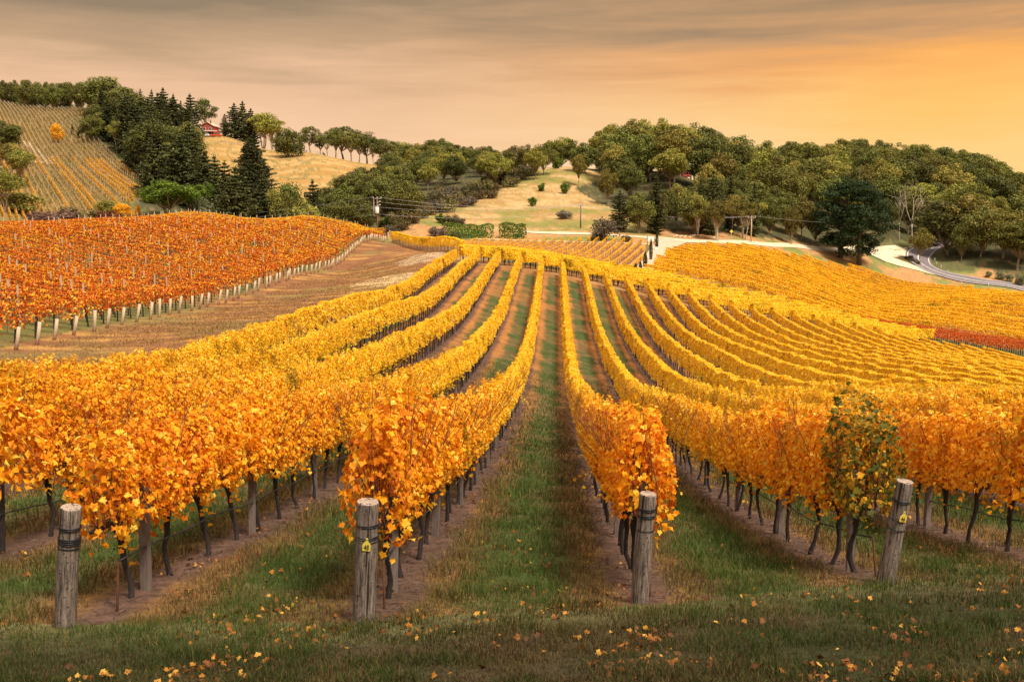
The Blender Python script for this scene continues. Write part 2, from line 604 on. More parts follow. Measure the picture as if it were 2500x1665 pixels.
def leafmat(name, stops, trans=.35, patch=None, objvar=0.0, hue=None, ybands=None, rough=.55, tcol=1.15, blotch=0.0):
    """foliage: each leaf its own tint; patch = (colour, scale, lo, hi); ybands = (stops2, y0, y1) another palette further off"""
    m, t, out = mat(name)
    ge = t.n('ShaderNodeNewGeometry')
    rpi = ge.outputs['Random Per Island']
    c = t.ramp(rpi, stops)
    if ybands:
        c2 = t.ramp(rpi, ybands[0])
        sp = t.n('ShaderNodeSeparateXYZ')
        t.l(ge.outputs['Position'], sp.inputs[0])
        nz = t.noise(ge.outputs['Position'], .25, 3)
        yy = t.math('ADD', sp.outputs[1], t.math('MULTIPLY', t.math('SUBTRACT', nz, .5), 14.0))
        c = t.mix(t.remap(yy, ybands[1], ybands[2]), c, c2)
    if patch:
        for pc, sc, lo, hi in patch:
            nz = t.noise(ge.outputs['Position'], sc, 3, .6)
            nn = t.math('ADD', nz, t.math('MULTIPLY', t.math('SUBTRACT', rpi, .5), .25))
            c = t.mix(t.remap(nn, lo, hi), c, pc)
    if blotch:
        nb = t.noise(ge.outputs['Position'], 42, 3, .6)
        cb = t.n('ShaderNodeCombineXYZ')
        for i in range(3):
            t.l(t.remap(nb, .32, .68, 1 - blotch * (.6, 1.0, 1.1)[i], 1 + blotch * .4), cb.inputs[i])
        c = t.mix(1.0, c, cb.outputs[0], 'MULTIPLY')
    if objvar:
        oi = t.n('ShaderNodeObjectInfo')
        hs = t.n('ShaderNodeHueSaturation')
        t.l(t.remap(oi.outputs['Random'], 0, 1, .5 - .03 * objvar, .5 + .010 * objvar), hs.inputs['Hue'])
        t.l(t.remap(t.math('FRACT', t.math('MULTIPLY', oi.outputs['Random'], 7.3)), 0, 1, 1 - .48 * objvar, 1 + .50 * objvar), hs.inputs['Value'])
        t.l(c, hs.inputs['Color'])
        c = hs.outputs[0]
    p = t.n('ShaderNodeBsdfPrincipled')
    p.inputs['Roughness'].default_value = rough
    p.inputs['Specular IOR Level'].default_value = .14
    t.l(c, p.inputs['Base Color'])
    tr = t.n('ShaderNodeBsdfTranslucent')
    t.l(t.mix(1.0, c, (tcol, tcol, tcol * .8), 'MULTIPLY'), tr.inputs[0])
    mx = t.n('ShaderNodeMixShader')
    mx.inputs[0].default_value = trans
    t.l(p.outputs[0], mx.inputs[1])
    t.l(tr.outputs[0], mx.inputs[2])
    t.l(mx.outputs[0], out.inputs[0])
    return m


def colmat(name, rough=.8, fine=9.0, trans=0.0, bump=.8, amt=.55):
    m, t, out = mat(name)
    at_ = t.n('ShaderNodeVertexColor', layer_name="Col")
    ge = t.n('ShaderNodeNewGeometry')
    p = t.n('ShaderNodeBsdfPrincipled')
    p.inputs['Roughness'].default_value = rough
    p.inputs['Specular IOR Level'].default_value = .15
    c = at_.outputs[0]
    if fine:
        nz = t.noise(ge.outputs['Position'], fine, 8, .7)
        nz2 = t.noise(ge.outputs['Position'], .9, 5, .6)
        v = t.math('MULTIPLY', t.remap(nz, .3, .7, 1 - amt, 1 + amt), t.remap(nz2, .3, .7, .82, 1.18))
        cv = t.n('ShaderNodeCombineXYZ')
        for i in range(3):
            t.l(v, cv.inputs[i])
        c = t.mix(1.0, c, cv.outputs[0], 'MULTIPLY')
        b = t.n('ShaderNodeBump')
        b.inputs['Strength'].default_value = bump
        b.inputs['Distance'].default_value = .06
        t.l(nz, b.inputs['Height'])
        t.l(b.outputs[0], p.inputs['Normal'])
    t.l(c, p.inputs['Base Color'])
    if trans:
        tr = t.n('ShaderNodeBsdfTranslucent')
        t.l(c, tr.inputs[0])
        mx = t.n('ShaderNodeMixShader')
        mx.inputs[0].default_value = trans
        t.l(p.outputs[0], mx.inputs[1])
        t.l(tr.outputs[0], mx.inputs[2])
        t.l(mx.outputs[0], out.inputs[0])
    else:
        t.l(p.outputs[0], out.inputs[0])
    return m


M_GROUND = colmat("ground", .9, 7.0)
M_GRASS = colmat("grass", .6, 0, .3)
GREEN = (.20, .20, .03)
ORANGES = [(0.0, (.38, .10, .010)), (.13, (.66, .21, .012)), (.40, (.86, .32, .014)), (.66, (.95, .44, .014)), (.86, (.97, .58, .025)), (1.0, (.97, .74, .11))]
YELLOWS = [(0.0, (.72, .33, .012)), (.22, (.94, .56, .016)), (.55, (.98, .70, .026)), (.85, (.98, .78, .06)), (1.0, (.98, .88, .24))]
M_VINE = leafmat("vine_leaf", ORANGES, .38, [((.34, .25, .022), .55, .63, .75)], .12, ybands=(YELLOWS, 10, 36), blotch=.38)
M_VINEG = leafmat("green_vine_leaf", [(0.0, (.05, .07, .016)), (.38, (.13, .14, .024)), (.62, (.30, .22, .025)), (.8, (.62, .32, .02)), (1.0, (.85, .45, .03))], .35, None, .1, blotch=.3)
M_VINEO = leafmat("golden_vine_leaf", [(0.0, (.58, .23, .012)), (.4, (.88, .47, .016)), (1.0, (.96, .64, .03))], .35, [((.36, .26, .025), .2, .60, .76)])
M_VINEY = leafmat("yellow_vine_leaf", YELLOWS, .4, [((.33, .25, .022), .22, .60, .74)])
REDS = [(0.0, (.22, .030, .010)), (.3, (.52, .085, .012)), (.62, (.78, .17, .015)), (.87, (.90, .34, .03)), (1.0, (.95, .66, .16))]
M_VINER = leafmat("orange_vine_leaf", REDS, .35, [((.88, .40, .02), .10, .60, .74)])
M_VINERED = leafmat("red_vine_leaf", [(0, (.35, .05, .015)), (.6, (.70, .12, .02)), (1, (.85, .3, .04))], .35)
M_FALLEN = leafmat("fallen_leaf", [(0, (.07, .03, .012)), (.45, (.19, .065, .015)), (.8, (.36, .14, .02)), (1, (.58, .32, .06))], .12)
M_CANE = plain("cane_bark", (.16, .055, .03), .7, .4, 30)
M_TRUNK = plain("vine_bark", (.032, .024, .022), .9, .5, 40, .8, stretch=(1, 1, .25))
M_WIRE = plain("dark_wire", (.03, .032, .04), .45, .2, 20, 0, .6)
M_HOSE = plain("black_hose", (.035, .036, .042), .5, .2, 20)
M_RUST = plain("rusty_metal", (.12, .05, .03), .8, .3, 30)
M_PALE = plain("pale_post_wood", (.50, .39, .28), .85, .3, 14, .4, stretch=(4, 4, .6))
M_TRELLIS = plain("trellis_wood", (.16, .125, .11), .85, .35, 12, .5, stretch=(5, 5, .6))
M_BARK = plain("gum_bark", (.30, .22, .16), .85, .4, 2.0)
M_BARKW = plain("white_bark", (.46, .38, .30), .8, .3, 1.5)
M_BARKD = plain("dark_bark", (.10, .07, .05), .9, .4, 2.0)
M_GRAVEL = plain("pale_gravel", (.60, .49, .34), .95, .22, .9)
M_DRIVE = plain("pink_gravel", (.58, .38, .27), .95, .14, .8)
M_TRACK = plain("dirt_track", (.50, .35, .19), .95, .25, .5)
M_ASPHALT = plain("asphalt", (.19, .155, .165), .85, .16, .6)
M_PAINT = plain("road_paint", (.82, .74, .66), .7, .1, 3)
M_WHITE = plain("white_paint", (.80, .78, .74), .6, .08, 5)
M_BLACK = plain("black_metal", (.02, .02, .022), .5, .2, 8)
M_YELLOWP = plain("yellow_plastic", (.80, .62, .10), .45, .08, 20)
M_DIGIT = plain("tag_ink", (.012, .012, .014), .6, .1, 20)
M_STEEL = plain("galvanised_steel", (.45, .45, .46), .5, .2, 10, 0, .3)
M_REDW = plain("red_boards", (.36, .075, .06), .75, .3, 3, 0, stretch=(6, 6, .4))
M_ROOF = plain("pale_roof", (.62, .45, .32), .6, .12, 3)
M_GLASS = plain("window_glass", (.05, .06, .07), .12, .2, 3)
M_RUBBER = plain("rubber", (.02, .02, .02), .8, .2, 8)
M_ROCK = plain("pale_rock", (.62, .47, .30), .9, .25, 3, .5)

GUMC = [(0.0, (.060, .064, .014)), (.4, (.17, .165, .030)), (.75, (.31, .28, .052)), (1.0, (.45, .38, .08))]
M_GUM = leafmat("gum_leaf", GUMC, .22, None, 1.0)
M_GUMD = leafmat("dark_gum_leaf", [(0.0, (.042, .050, .014)), (.5, (.118, .128, .029)), (1.0, (.27, .26, .056))], .2, None, .8)
M_PINE = leafmat("pine_needle", [(0.0, (.022, .029, .012)), (.5, (.062, .072, .024)), (1.0, (.135, .14, .044))], .15, None, .9)
M_BIGP = leafmat("dark_pine_needle", [(0.0, (.010, .020, .008)), (.5, (.022, .040, .014)), (1.0, (.05, .08, .022))], .15, None, .2)
M_BRIGHT = leafmat("bright_leaf", [(0.0, (.05, .085, .012)), (.5, (.12, .18, .02)), (1.0, (.22, .28, .03))], .3, None, .4)
M_HEDGE = leafmat("hedge_leaf", [(0.0, (.035, .065, .010)), (.5, (.09, .15, .018)), (1.0, (.20, .27, .03))], .25, None, .2)
M_SCRUB = leafmat("scrub_leaf", [(0.0, (.05, .055, .02)), (.45, (.10, .105, .03)), (.8, (.20, .14, .06)), (1.0, (.30, .2, .08))], .2, None, 1.2)
M_GREY = leafmat("grey_scrub_leaf", [(0.0, (.07, .055, .045)), (.5, (.13, .10, .075)), (1.0, (.2, .16, .11))], .2, None, .5)
M_SILVER = leafmat("silver_leaf", [(0.0, (.10, .11, .06)), (.5, (.18, .19, .10)), (1.0, (.28, .28, .15))], .2, None, .4)
M_YTREE = leafmat("autumn_leaf", [(0, (.55, .25, .015)), (.5, (.8, .42, .02)), (1, (.9, .58, .05))], .35, None, .2)
M_RTREE = leafmat("dark_red_leaf", [(0, (.07, .015, .012)), (.5, (.15, .03, .02)), (1, (.28, .06, .03))], .25, None, .2)
M_PURPLE = leafmat("bare_twig", [(0, (.10, .055, .045)), (.5, (.16, .085, .065)), (1, (.22, .12, .08))], .1, None, .2)


def wood_post_mat(name, a, b):
    m, t, out = mat(name)
    tc = t.n('ShaderNodeTexCoord')
    mp = t.n('ShaderNodeMapping')
    mp.inputs['Scale'].default_value = (1, 1, .09)
    t.l(tc.outputs['Object'], mp.inputs[0])
    n1 = t.noise(mp.outputs[0], 55, 5, .65)
    n2 = t.noise(tc.outputs['Object'], 7, 5, .6)
    n3 = t.noise(tc.outputs['Object'], 38, 3, .5)
    c = t.mix(t.remap(n1, .35, .66), a, b)
    c = t.mix(t.remap(n2, .42, .66, 0, .35), c, (.15, .14, .10))
    c = t.mix(t.remap(n3, .60, .68, 0, .85), c, (.03, .024, .022))
    mk = t.n('ShaderNodeMapping')
    mk.inputs['Scale'].default_value = (1, 1, .03)
    t.l(tc.outputs['Object'], mk.inputs[0])
    n4 = t.noise(mk.outputs[0], 24, 2, .5)
    c = t.mix(t.remap(n4, .62, .66, 0, .9), c, (.018, .014, .012))
    p = t.n('ShaderNodeBsdfPrincipled')
    p.inputs['Roughness'].default_value = .9
    p.inputs['Specular IOR Level'].default_value = .15
    t.l(c, p.inputs['Base Color'])
    bm_ = t.n('ShaderNodeBump')
    bm_.inputs['Strength'].default_value = .7
    bm_.inputs['Distance'].default_value = .012
    t.l(t.math('ADD', n1, t.math('MULTIPLY', n3, .4)), bm_.inputs['Height'])
    t.l(bm_.outputs[0], p.inputs['Normal'])
    t.l(p.outputs[0], out.inputs[0])
    return m


M_POST = wood_post_mat("weathered_post", (.045, .034, .032), (.33, .25, .215))
M_POSTTOP = wood_post_mat("cut_post_top", (.34, .23, .18), (.52, .38, .31))

# ------------------------------------------------------------------ ground sheet
def build_ground():
    az = np.concatenate([np.linspace(-180, -34, 50)[:-1], np.linspace(-34, 34, 860), np.linspace(34, 180, 50)[1:-1]])
    az = np.radians(az)
    rr = np.concatenate([np.exp(np.linspace(math.log(1.2), math.log(560), 560)), np.exp(np.linspace(math.log(600), math.log(6000), 14))])
    A, Rr = np.meshgrid(az, rr)
    x, y = (Rr * np.sin(A)).ravel(), (Rr * np.cos(A)).ravel()
    z = T(x, y)
    near = np.exp(-((np.hypot(x, y) / 60) ** 2))
    z = z + (fbm(x * 1.7, y * 1.7, 77) - .5) * .09 * near
    # shallow humps of soil under the rows
    nr, na = A.shape
    idx = np.arange(nr * na).reshape(nr, na)
    nxt = np.roll(idx, -1, axis=1)
    q = np.stack([idx[:-1], nxt[:-1], nxt[1:], idx[1:]], -1).reshape(-1, 4)[:, ::-1]
    mb = MB()
    mb.add(np.stack([x, y, z], 1), q, 0, True)
    n0 = mb.n
    mb.add([[0, 0, T(0., 0.)]], [], 0)
    ring = idx[0]
    mb.f.append((np.stack([np.full(na, n0), np.roll(ring, -1), ring], 1), 0, True))
    col = ground_colour(np.append(x, 0), np.append(y, 0))
    tag(mb.build("ground", M_GROUND, colors=col), kind='structure')


build_ground()


def strip(name, pts, width, material, lift=.05, kind='structure', step=1.5, label=None):
    """a road laid on the ground along world points"""
    P = np.array(pts, float)[:, :2]
    # Catmull-Rom
    Q = []
    E = np.concatenate([[2 * P[0] - P[1]], P, [2 * P[-1] - P[-2]]])
    W = np.broadcast_to(np.asarray(width, float), (len(P),))
    Wq = []
    for i in range(len(P) - 1):
        p0, p1, p2, p3 = E[i:i + 4]
        n = max(2, int(np.linalg.norm(p2 - p1) / step))
        for s in range(n):
            t = s / n
            Q.append(.5 * ((2 * p1) + (p2 - p0) * t + (2 * p0 - 5 * p1 + 4 * p2 - p3) * t * t + (3 * p1 - p0 - 3 * p2 + p3) * t ** 3))
            Wq.append(W[i] * (1 - t) + W[i + 1] * t)
    Q.append(P[-1])
    Wq.append(W[-1])
    Q, Wq = np.array(Q), np.array(Wq)
    D = np.gradient(Q, axis=0)
    D /= np.linalg.norm(D, axis=1)[:, None] + 1e-9
    N = np.stack([-D[:, 1], D[:, 0]], 1)
    cols = 7
    mb = MB()
    V = []
    for j in range(cols):
        o = (j / (cols - 1) - .5)
        p = Q + N * (Wq * o)[:, None]
        V.append(np.column_stack([p, T(p[:, 0], p[:, 1]) + lift]))
    V = np.stack(V, 1)
    n = len(Q)
    idx = np.arange(n * cols).reshape(n, cols)
    q = np.stack([idx[:-1, :-1], idx[:-1, 1:], idx[1:, 1:], idx[1:, :-1]], -1).reshape(-1, 4)[:, ::-1]
    mb.add(V.reshape(-1, 3), q, 0, True)
    o = mb.build(name, material)
    if kind:
        o['kind'] = kind
    return o, Q, N


def ov(x, y, y0=140.0):
    return hit(x * K, y * K, y0)


gravel = [ov(1200, 534), ov(1300, 537.5), ov(1400, 541), ov(1470, 546), ov(1550, 553), ov(1650, 557), ov(1750, 562), ov(1850, 569), ov(1950, 575), ov(2030, 580), ov(2090, 578)]
strip("gravel_road", gravel, [2, 4.2, 2.6, 2.6, 6, 3.4, 2.6, 2.6, 3.4, 6.5, 8], M_GRAVEL, .10)
strip("gravel_apron", [ov(1995, 580), ov(2030, 592), ov(2065, 606), ov(2110, 620), ov(2160, 634)], [5, 9, 7, 4, 2], M_GRAVEL, .14)
strip("gravel_drive", [ov(1548, 553), ov(1530, 565), ov(1515, 582), ov(1502, 600), ov(1490, 616), ov(1478, 632)], [6.5, 4.6, 4.0, 3.7, 3.6, 3.5], M_DRIVE, .16)
strip("dirt_track", [ov(1060, 549), ov(1150, 552), ov(1250, 555), ov(1350, 558), ov(1450, 561), ov(1500, 564)], 2.2, M_TRACK, .08)
roadpts = [ov(2185, 560), ov(2150, 569), ov(2128, 577), ov(2112, 588), ov(2113, 602), ov(2130, 616), ov(2160, 629), ov(2200, 640), ov(2260, 650), ov(2354, 664), ov(2460, 679)]
_, RQ, RN = strip("road", roadpts, [6.6] * len(roadpts), M_ASPHALT, .20)
RQ, RN = np.array(RQ), np.array(RN)


def road_line(off, w, s0, s1, name):
    mb = MB()
    L = np.concatenate([[0], np.cumsum(np.linalg.norm(np.diff(RQ, axis=0), axis=1))])
    sel = (L >= s0 * L[-1]) & (L <= s1 * L[-1])
    a = RQ[sel] + RN[sel] * (off - w / 2)
    b = RQ[sel] + RN[sel] * (off + w / 2)
    V = np.concatenate([np.column_stack([p, T(p[:, 0], p[:, 1]) + .235]) for p in (a, b)])
    n = sel.sum()
    i = np.arange(n - 1)
    mb.add(V, np.stack([i, i + n, i + n + 1, i + 1], 1), 0)
    tag(mb.build(name, M_PAINT), kind='structure')


road_line(2.75, .16, 0, 1, "road_edge_line")
road_line(-2.75, .16, 0, 1, "road_edge_line")
road_line(0, .22, .03, .14, "road_centre_line")
road_line(0, .24, .27, 1, "road_centre_line")

strip("hill_track", [ov(58, 326, 260), ov(80, 345, 260), ov(98, 362, 260), ov(112, 378, 260)], 3.0, M_TRACK, .10)
strip("hill_track", [ov(40, 372, 260), ov(70, 372, 260), ov(100, 374, 260), ov(120, 379, 260)], 4.0, M_TRACK, .13)

# ------------------------------------------------------------------ leaves
GRAPE = [(-90, .30), (-52, .82), (-22, .64), (8, .96), (40, .68), (90, 1.10), (140, .68), (172, .96), (202, .64), (232, .82)]
GX = np.array([0] + [r * math.cos(R(a)) for a, r in GRAPE])
GY = np.array([0] + [r * math.sin(R(a)) for a, r in GRAPE])
GZ = .22 * np.abs(GX) - .20 * (GX ** 2 + GY ** 2)
GF = np.array([[0, i, i % 10 + 1] for i in range(1, 11)])
KX = np.array([0, .62, .1, -.62]); KY = np.array([-.75, .05, .95, .0]); KZ = np.array([0.0, -.14, .1, -.14])


def unit(a):
    return a / (np.linalg.norm(a, axis=-1, keepdims=True) + 1e-9)


def add_leaves(mb, C, N, size, mat_=0, full=False, droop=1.0, tip=None):
    """leaves at C facing N; the tip of each hangs down"""
    n = len(C)
    N = unit(N)
    tp = rng.normal(size=(n, 3)) * .6 + np.array([0, 0, -droop]) if tip is None else tip
    tp = unit(tp - N * (tp * N).sum(1, keepdims=True))
    sd_ = np.cross(tp, N)
    tx, ty, tz = (GX, GY, GZ) if full else (KX, KY, KZ)
    curl = rng.uniform(-.6, 2.8, (n, 1, 1))
    V = C[:, None] + size[:, None, None] * (sd_[:, None] * tx[None, :, None] + tp[:, None] * ty[None, :, None] + N[:, None] * tz[None, :, None] * curl)
    k = len(tx)
    base = (np.arange(n) * k)[:, None, None]
    if full:
        mb.add(V, (base + GF[None]).reshape(-1, 3), mat_)
    else:
        mb.add(V, (base[:, :, 0] + np.arange(4)[None]), mat_)


# ------------------------------------------------------------------ grapevines
def vine_meshes(seed, fol_mat=None, tall=0.0):
    global rng
    rng = np.random.default_rng(seed)
    fol, cane, trunk = MB(), MB(), MB()
    n = 1950
    z = .91 + 1.05 * rng.beta(1.2, 1.15, n)
    x = rng.uniform(-.66, .66, n)
    bump = .72 + .5 * vnoise(x * 2.2 + seed, z * 2.5, seed)
    half = (.33 - .17 * ss(1.3, 2.0, z) - .10 * (1 - ss(.84, 1.05, z))) * bump
    s = np.where(rng.random(n) < .5, -1, 1)
    y = s * half * np.sqrt(rng.random(n)) ** .7
    z = z + .10 * np.sin(x * 5 + seed) * ss(1.5, 2, z) + tall * ss(1.4, 2, z) * rng.random(n)
    e = rng.random(n) < .13
    ex = np.where(rng.random(n) < .5, -1, 1)
    x = np.where(e, ex * rng.uniform(.52, .70, n), x)
    y = np.where(e, rng.uniform(-1, 1, n) * half, y)
    top = ss(1.65, 1.98, z)[:, None]
    N = np.stack([rng.normal(size=n) * .55, s * 1.0 + rng.normal(size=n) * .4, .45 + rng.normal(size=n) * .45], 1) * (1 - top * .7) + top * .9 * np.stack([rng.normal(size=n) * .5, rng.normal(size=n) * .5, np.ones(n)], 1)
    N = np.where(e[:, None], np.stack([ex * 1.0, rng.normal(size=n) * .5, .3 + rng.normal(size=n) * .4], 1), N)
    add_leaves(fol, np.stack([x, y, z], 1), N, (.018 + .040 * rng.random(n) ** 1.4), 0, True)
    # a few sprays that hang below
    for _ in range(5):
        cx, cy, cz = rng.uniform(-.6, .6), rng.normal() * .14, rng.uniform(.72, .95)
        m = 12
        C = np.stack([cx + rng.normal(size=m) * .08, cy + rng.normal(size=m) * .07, cz + rng.normal(size=m) * .10], 1)
        add_leaves(fol, C, rng.normal(size=(m, 3)) + np.array([0, 0, .3]), rng.uniform(.03, .055, m), 0, True)
    # trunk, head and two arms
    wob = np.cumsum(rng.normal(size=(7, 2)) * .027, axis=0)
    zz = np.linspace(-.12, .84, 7)
    P = np.column_stack([wob - wob[0], zz])
    trunk.tube(P, np.array([.046, .034, .029, .027, .030, .038, .056]), 8, rough=.14)
    head = P[-1]
    for sg in (-1, 1):
        q = [head, head + [sg * .16, rng.normal() * .02, .06], head + [sg * .36, rng.normal() * .03, .08], head + [sg * .56, rng.normal() * .03, .09]]
        trunk.tube(q, [.042, .032, .026, .018], 6, rough=.12)
    for _ in range(26):
        sx = rng.uniform(-.55, .55)
        p = np.array([sx, rng.choice([-1, 1]) * rng.uniform(.0, .16), .88 + rng.uniform(0, .06)])
        d = np.array([rng.normal() * .28, rng.normal() * .26, 1.0])
        L = rng.uniform(.45, 1.30)
        pts = [p]
        for _s in range(4):
            d = d + np.array([rng.normal() * .14, rng.normal() * .14, rng.normal() * .05])
            pts.append(pts[-1] + d / np.linalg.norm(d) * L / 4)
        cane.tube(pts, np.linspace(.0065, .0032, 5), 4, cap=False)
    for _ in range(9):       # tangled shoots round the head
        p = head + np.array([rng.normal() * .12, rng.normal() * .05, .03])
        d = np.array([rng.normal() * .8, rng.normal() * .5, rng.uniform(-.3, .7)])
        pts = [p, p + d * .12, p + d * .22 + [0, 0, rng.normal() * .05], p + d * .34 + [0, 0, -.05]]
        cane.tube(pts, np.linspace(.005, .003, 4), 4, cap=False)
    me = (trunk.mesh("trunk", M_TRUNK), cane.mesh("canes", M_CANE), fol.mesh("foliage", fol_mat or M_VINE))
    rng = np.random.default_rng(seed + 1000)
    return me


VARS = [vine_meshes(100 + i) for i in range(9)]
GVARS = [vine_meshes(140, M_VINEG, .42), vine_meshes(141, M_VINEG, .15)]

VSP = 1.1
cands = []
for k in range(-4, 22):
    y = rowstart(k) + .95
    while y < YEND:
        x = rowx(k, y)
        if abs(x) / y < .60:
            cands.append((y, k, x))
        y += VSP
cands.sort(key=lambda c: c[0] ** 2 + c[2] ** 2)
VIS = [c for c in cands if abs(c[2]) / c[0] < .535]
NEARV = VIS[:300]
_nv = set(NEARV)
FARV = [c for c in cands if c not in _nv]
ROWNAME = {0: "row of post 48", 2: "row of post 46", 1: "row of the middle untagged post", -1: "row of the leftmost post"}


def rowname(k):
    if k in ROWNAME:
        return ROWNAME[k]
    if k < -1:
        return f"{ordinal(-1 - k)} row left of leftmost post"
    return f"{ordinal(k - 2)} row right of post 46"


per = {}
for y, k, x in sorted(NEARV):
    per[k] = per.get(k, 0) + 1
    i = per[k]
    green = (k == 2 and i == 1)
    v = GVARS[i - 1] if green else VARS[rng.integers(len(VARS))]
    yj = y + rng.normal() * .05
    z = T(x, yj)
    flip = math.pi if rng.random() < .5 else 0
    look = "green and yellow" if green else ("orange" if y < 22 else "golden orange")
    t = thing("grapevine", f"{look} vine, {ordinal(i)} from the near end, {rowname(k)}", "grapevine",
              (x, yj, z), (0, 0, RANG + flip), "grapevines in the nearest rows", (1, 1, rng.uniform(.95, 1.06)))
    for nm, me in zip(("trunk", "canes", "foliage"), v):
        obj(nm, me, t)


def prisms(mb, x, y, z0, z1, r, mat_=0):
    """many slim square stems in one go"""
    n = len(x)
    o = np.array([[-1, -1], [1, -1], [1, 1], [-1, 1]])
    j = rng.normal(size=(n, 2)) * .04
    r = np.broadcast_to(np.asarray(r, float), (n,))
    B = np.stack([x[:, None] + o[None, :, 0] * r[:, None], y[:, None] + o[None, :, 1] * r[:, None], np.repeat(np.asarray(z0)[:, None], 4, 1)], -1)
    U = np.stack([x[:, None] + j[:, :1] + o[None, :, 0] * r[:, None] * .8, y[:, None] + j[:, 1:] + o[None, :, 1] * r[:, None] * .8, np.repeat(np.asarray(z1)[:, None], 4, 1)], -1)
    V = np.concatenate([B, U], 1)
    f = np.array([[0, 1, 5, 4], [1, 2, 6, 5], [2, 3, 7, 6], [3, 0, 4, 7], [4, 5, 6, 7]])
    mb.add(V, (np.arange(n)[:, None, None] * 8 + f[None]).reshape(-1, 4), mat_)


def row_foliage(mb, p0, p1, per_m, size, h0=.8, h1=1.97, half=.31, mat_=0, gap=0.06, bumpy=.5, seedn=0, topmat=None, topp=.4, wave=.20):
    """leaves of a whole row between two plan points"""
    p0, p1 = np.array(p0, float), np.array(p1, float)
    L = np.linalg.norm(p1 - p0)
    n = int(L * per_m)
    if n < 2:
        return
    d = (p1 - p0) / L
    nn = np.array([-d[1], d[0]])
    t = rng.uniform(0, L, n)
    u = rng.random(n)
    topleaf = rng.random(n) < .34
    h = np.where(topleaf, h1 - .12 * rng.random(n) ** 2, h0 + (h1 - h0) * rng.beta(1.2, 1.0, n))
    dens = vnoise(t * .9 + seedn * 13.7, h * 1.2, seedn)
    keep = dens > gap
    s = np.where(rng.random(n) < .5, -1, 1)
    fr = (h - h0) / (h1 - h0)
    hw = half * (1 - .42 * ss(.55, 1, fr)) * (1 + bumpy * (vnoise(t * 1.1, h * 2 + seedn, seedn + 3) - .5) * 2)
    off = np.where(topleaf, rng.uniform(-1, 1, n) * hw * .9, s * hw * (.7 + .3 * u))
    h = h + (vnoise(t * .8, 0 * t + seedn, seedn + 8) - .5) * wave * ss(.6, 1, fr) + (vnoise(t * 2.5, 0 * t + seedn, seedn + 4) - .5) * .16 * (1 - fr)
    xy = p0 + d * t[:, None] + nn * off[:, None]
    capped = rng.random(n) < min(.5, .42 / L)
    cs = np.where(rng.random(n) < .5, -1, 1)
    edge_t = np.where(cs < 0, 0.0, L)
    t = np.where(capped, edge_t + cs * rng.uniform(-.1, .22, n), t)
    off = np.where(capped, rng.uniform(-1, 1, n) * hw, off)
    xy = p0 + d * t[:, None] + nn * off[:, None]
    capd = np.where(capped, cs, 0)[keep]
    xy, h, s, topleaf, n = xy[keep], h[keep], s[keep], topleaf[keep], int(keep.sum())
    base = p0 + d * t[keep][:, None]
    C = np.column_stack([xy, T(base[:, 0], base[:, 1]) + h])
    N = np.column_stack([np.where(topleaf[:, None], 0, nn * s[:, None]), np.where(topleaf, 1.0, .42)]) + rng.normal(size=(n, 3)) * .42
    N = np.where(capd[:, None] != 0, np.column_stack([d * capd[:, None], np.full(n, .35)]) + rng.normal(size=(n, 3)) * .4, N)
    sz = rng.uniform(.75, 1.25, n) * size
    if topmat is None:
        add_leaves(mb, C, N, sz, mat_)
    else:
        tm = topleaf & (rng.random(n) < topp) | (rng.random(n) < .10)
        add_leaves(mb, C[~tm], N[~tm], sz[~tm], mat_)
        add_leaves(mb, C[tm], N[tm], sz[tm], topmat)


def far_vines():
    mb = MB()
    rows = {}
    for y, k, x in sorted(FARV):
        runs = rows.setdefault(k, [])
        if runs and y - runs[-1][1] < VSP * 1.5:
            runs[-1][1] = y
        else:
            runs.append([y, y])
    tx, ty = [], []
    for k, (a, b) in [(k, r_) for k in rows for r_ in rows[k]]:
        # fine leaves near, coarser far
        for y0, y1, per_m, sz in ((a - .5, 50, 560, .068), (50, 78, 380, .088), (78, b + .5, 270, .110)):
            y0, y1 = max(y0, a - .5), min(y1, b + .5)
            if y1 > y0 + .2:
                row_foliage(mb, (rowx(k, y0), y0), (rowx(k, y1), y1), per_m, sz, seedn=k + 30)
        yy = np.arange(a, b + .1, VSP)
        tx.append(rowx(k, yy)); ty.append(yy)
    tx, ty = np.concatenate(tx), np.concatenate(ty)
    z = T(tx, ty)
    prisms(mb, tx, ty, z - .1, z + .95, .034, 1)
    tag(mb.build("grapevines", [M_VINE, M_TRUNK]), "golden yellow vine rows running away across the hollow", "grapevines", kind='stuff')


far_vines()


def back_vines():
    """the next block, its rows starting beyond the headland"""
    mb = MB()
    tx, ty = [], []
    def row(p0, p1, i):
        row_foliage(mb, p0, p1, 300, .115, seedn=200 + i, half=.40, h1=2.15)
        L = np.hypot(p1[0] - p0[0], p1[1] - p0[1])
        t = np.arange(.3, L, .9) / L
        tx.append(p0[0] + (p1[0] - p0[0]) * t); ty.append(p0[1] + (p1[1] - p0[1]) * t)
    a, b = at(958, 188), at(1130, 136)
    row(a[:2], b[:2], 0)
    for i, k in enumerate(range(-4, 17)):
        x0 = rowx(k, 129.0) + .4
        L = 18
        for q in range(3):
            row((x0, 129.0), (x0 + 2.2, 131.0), i + 50 * q)
        row((x0, 129.0), (x0 + L * .72, 129.0 + L * .69), i + 1)
    tx, ty = np.concatenate(tx), np.concatenate(ty)
    z = T(tx, ty)
    prisms(mb, tx, ty, z - .1, z + .95, .04, 1)
    tag(mb.build("grapevines", [M_VINEY, M_TRUNK]), "yellow vines in a scalloped band beyond the headland", "grapevines", kind='stuff')


back_vines()


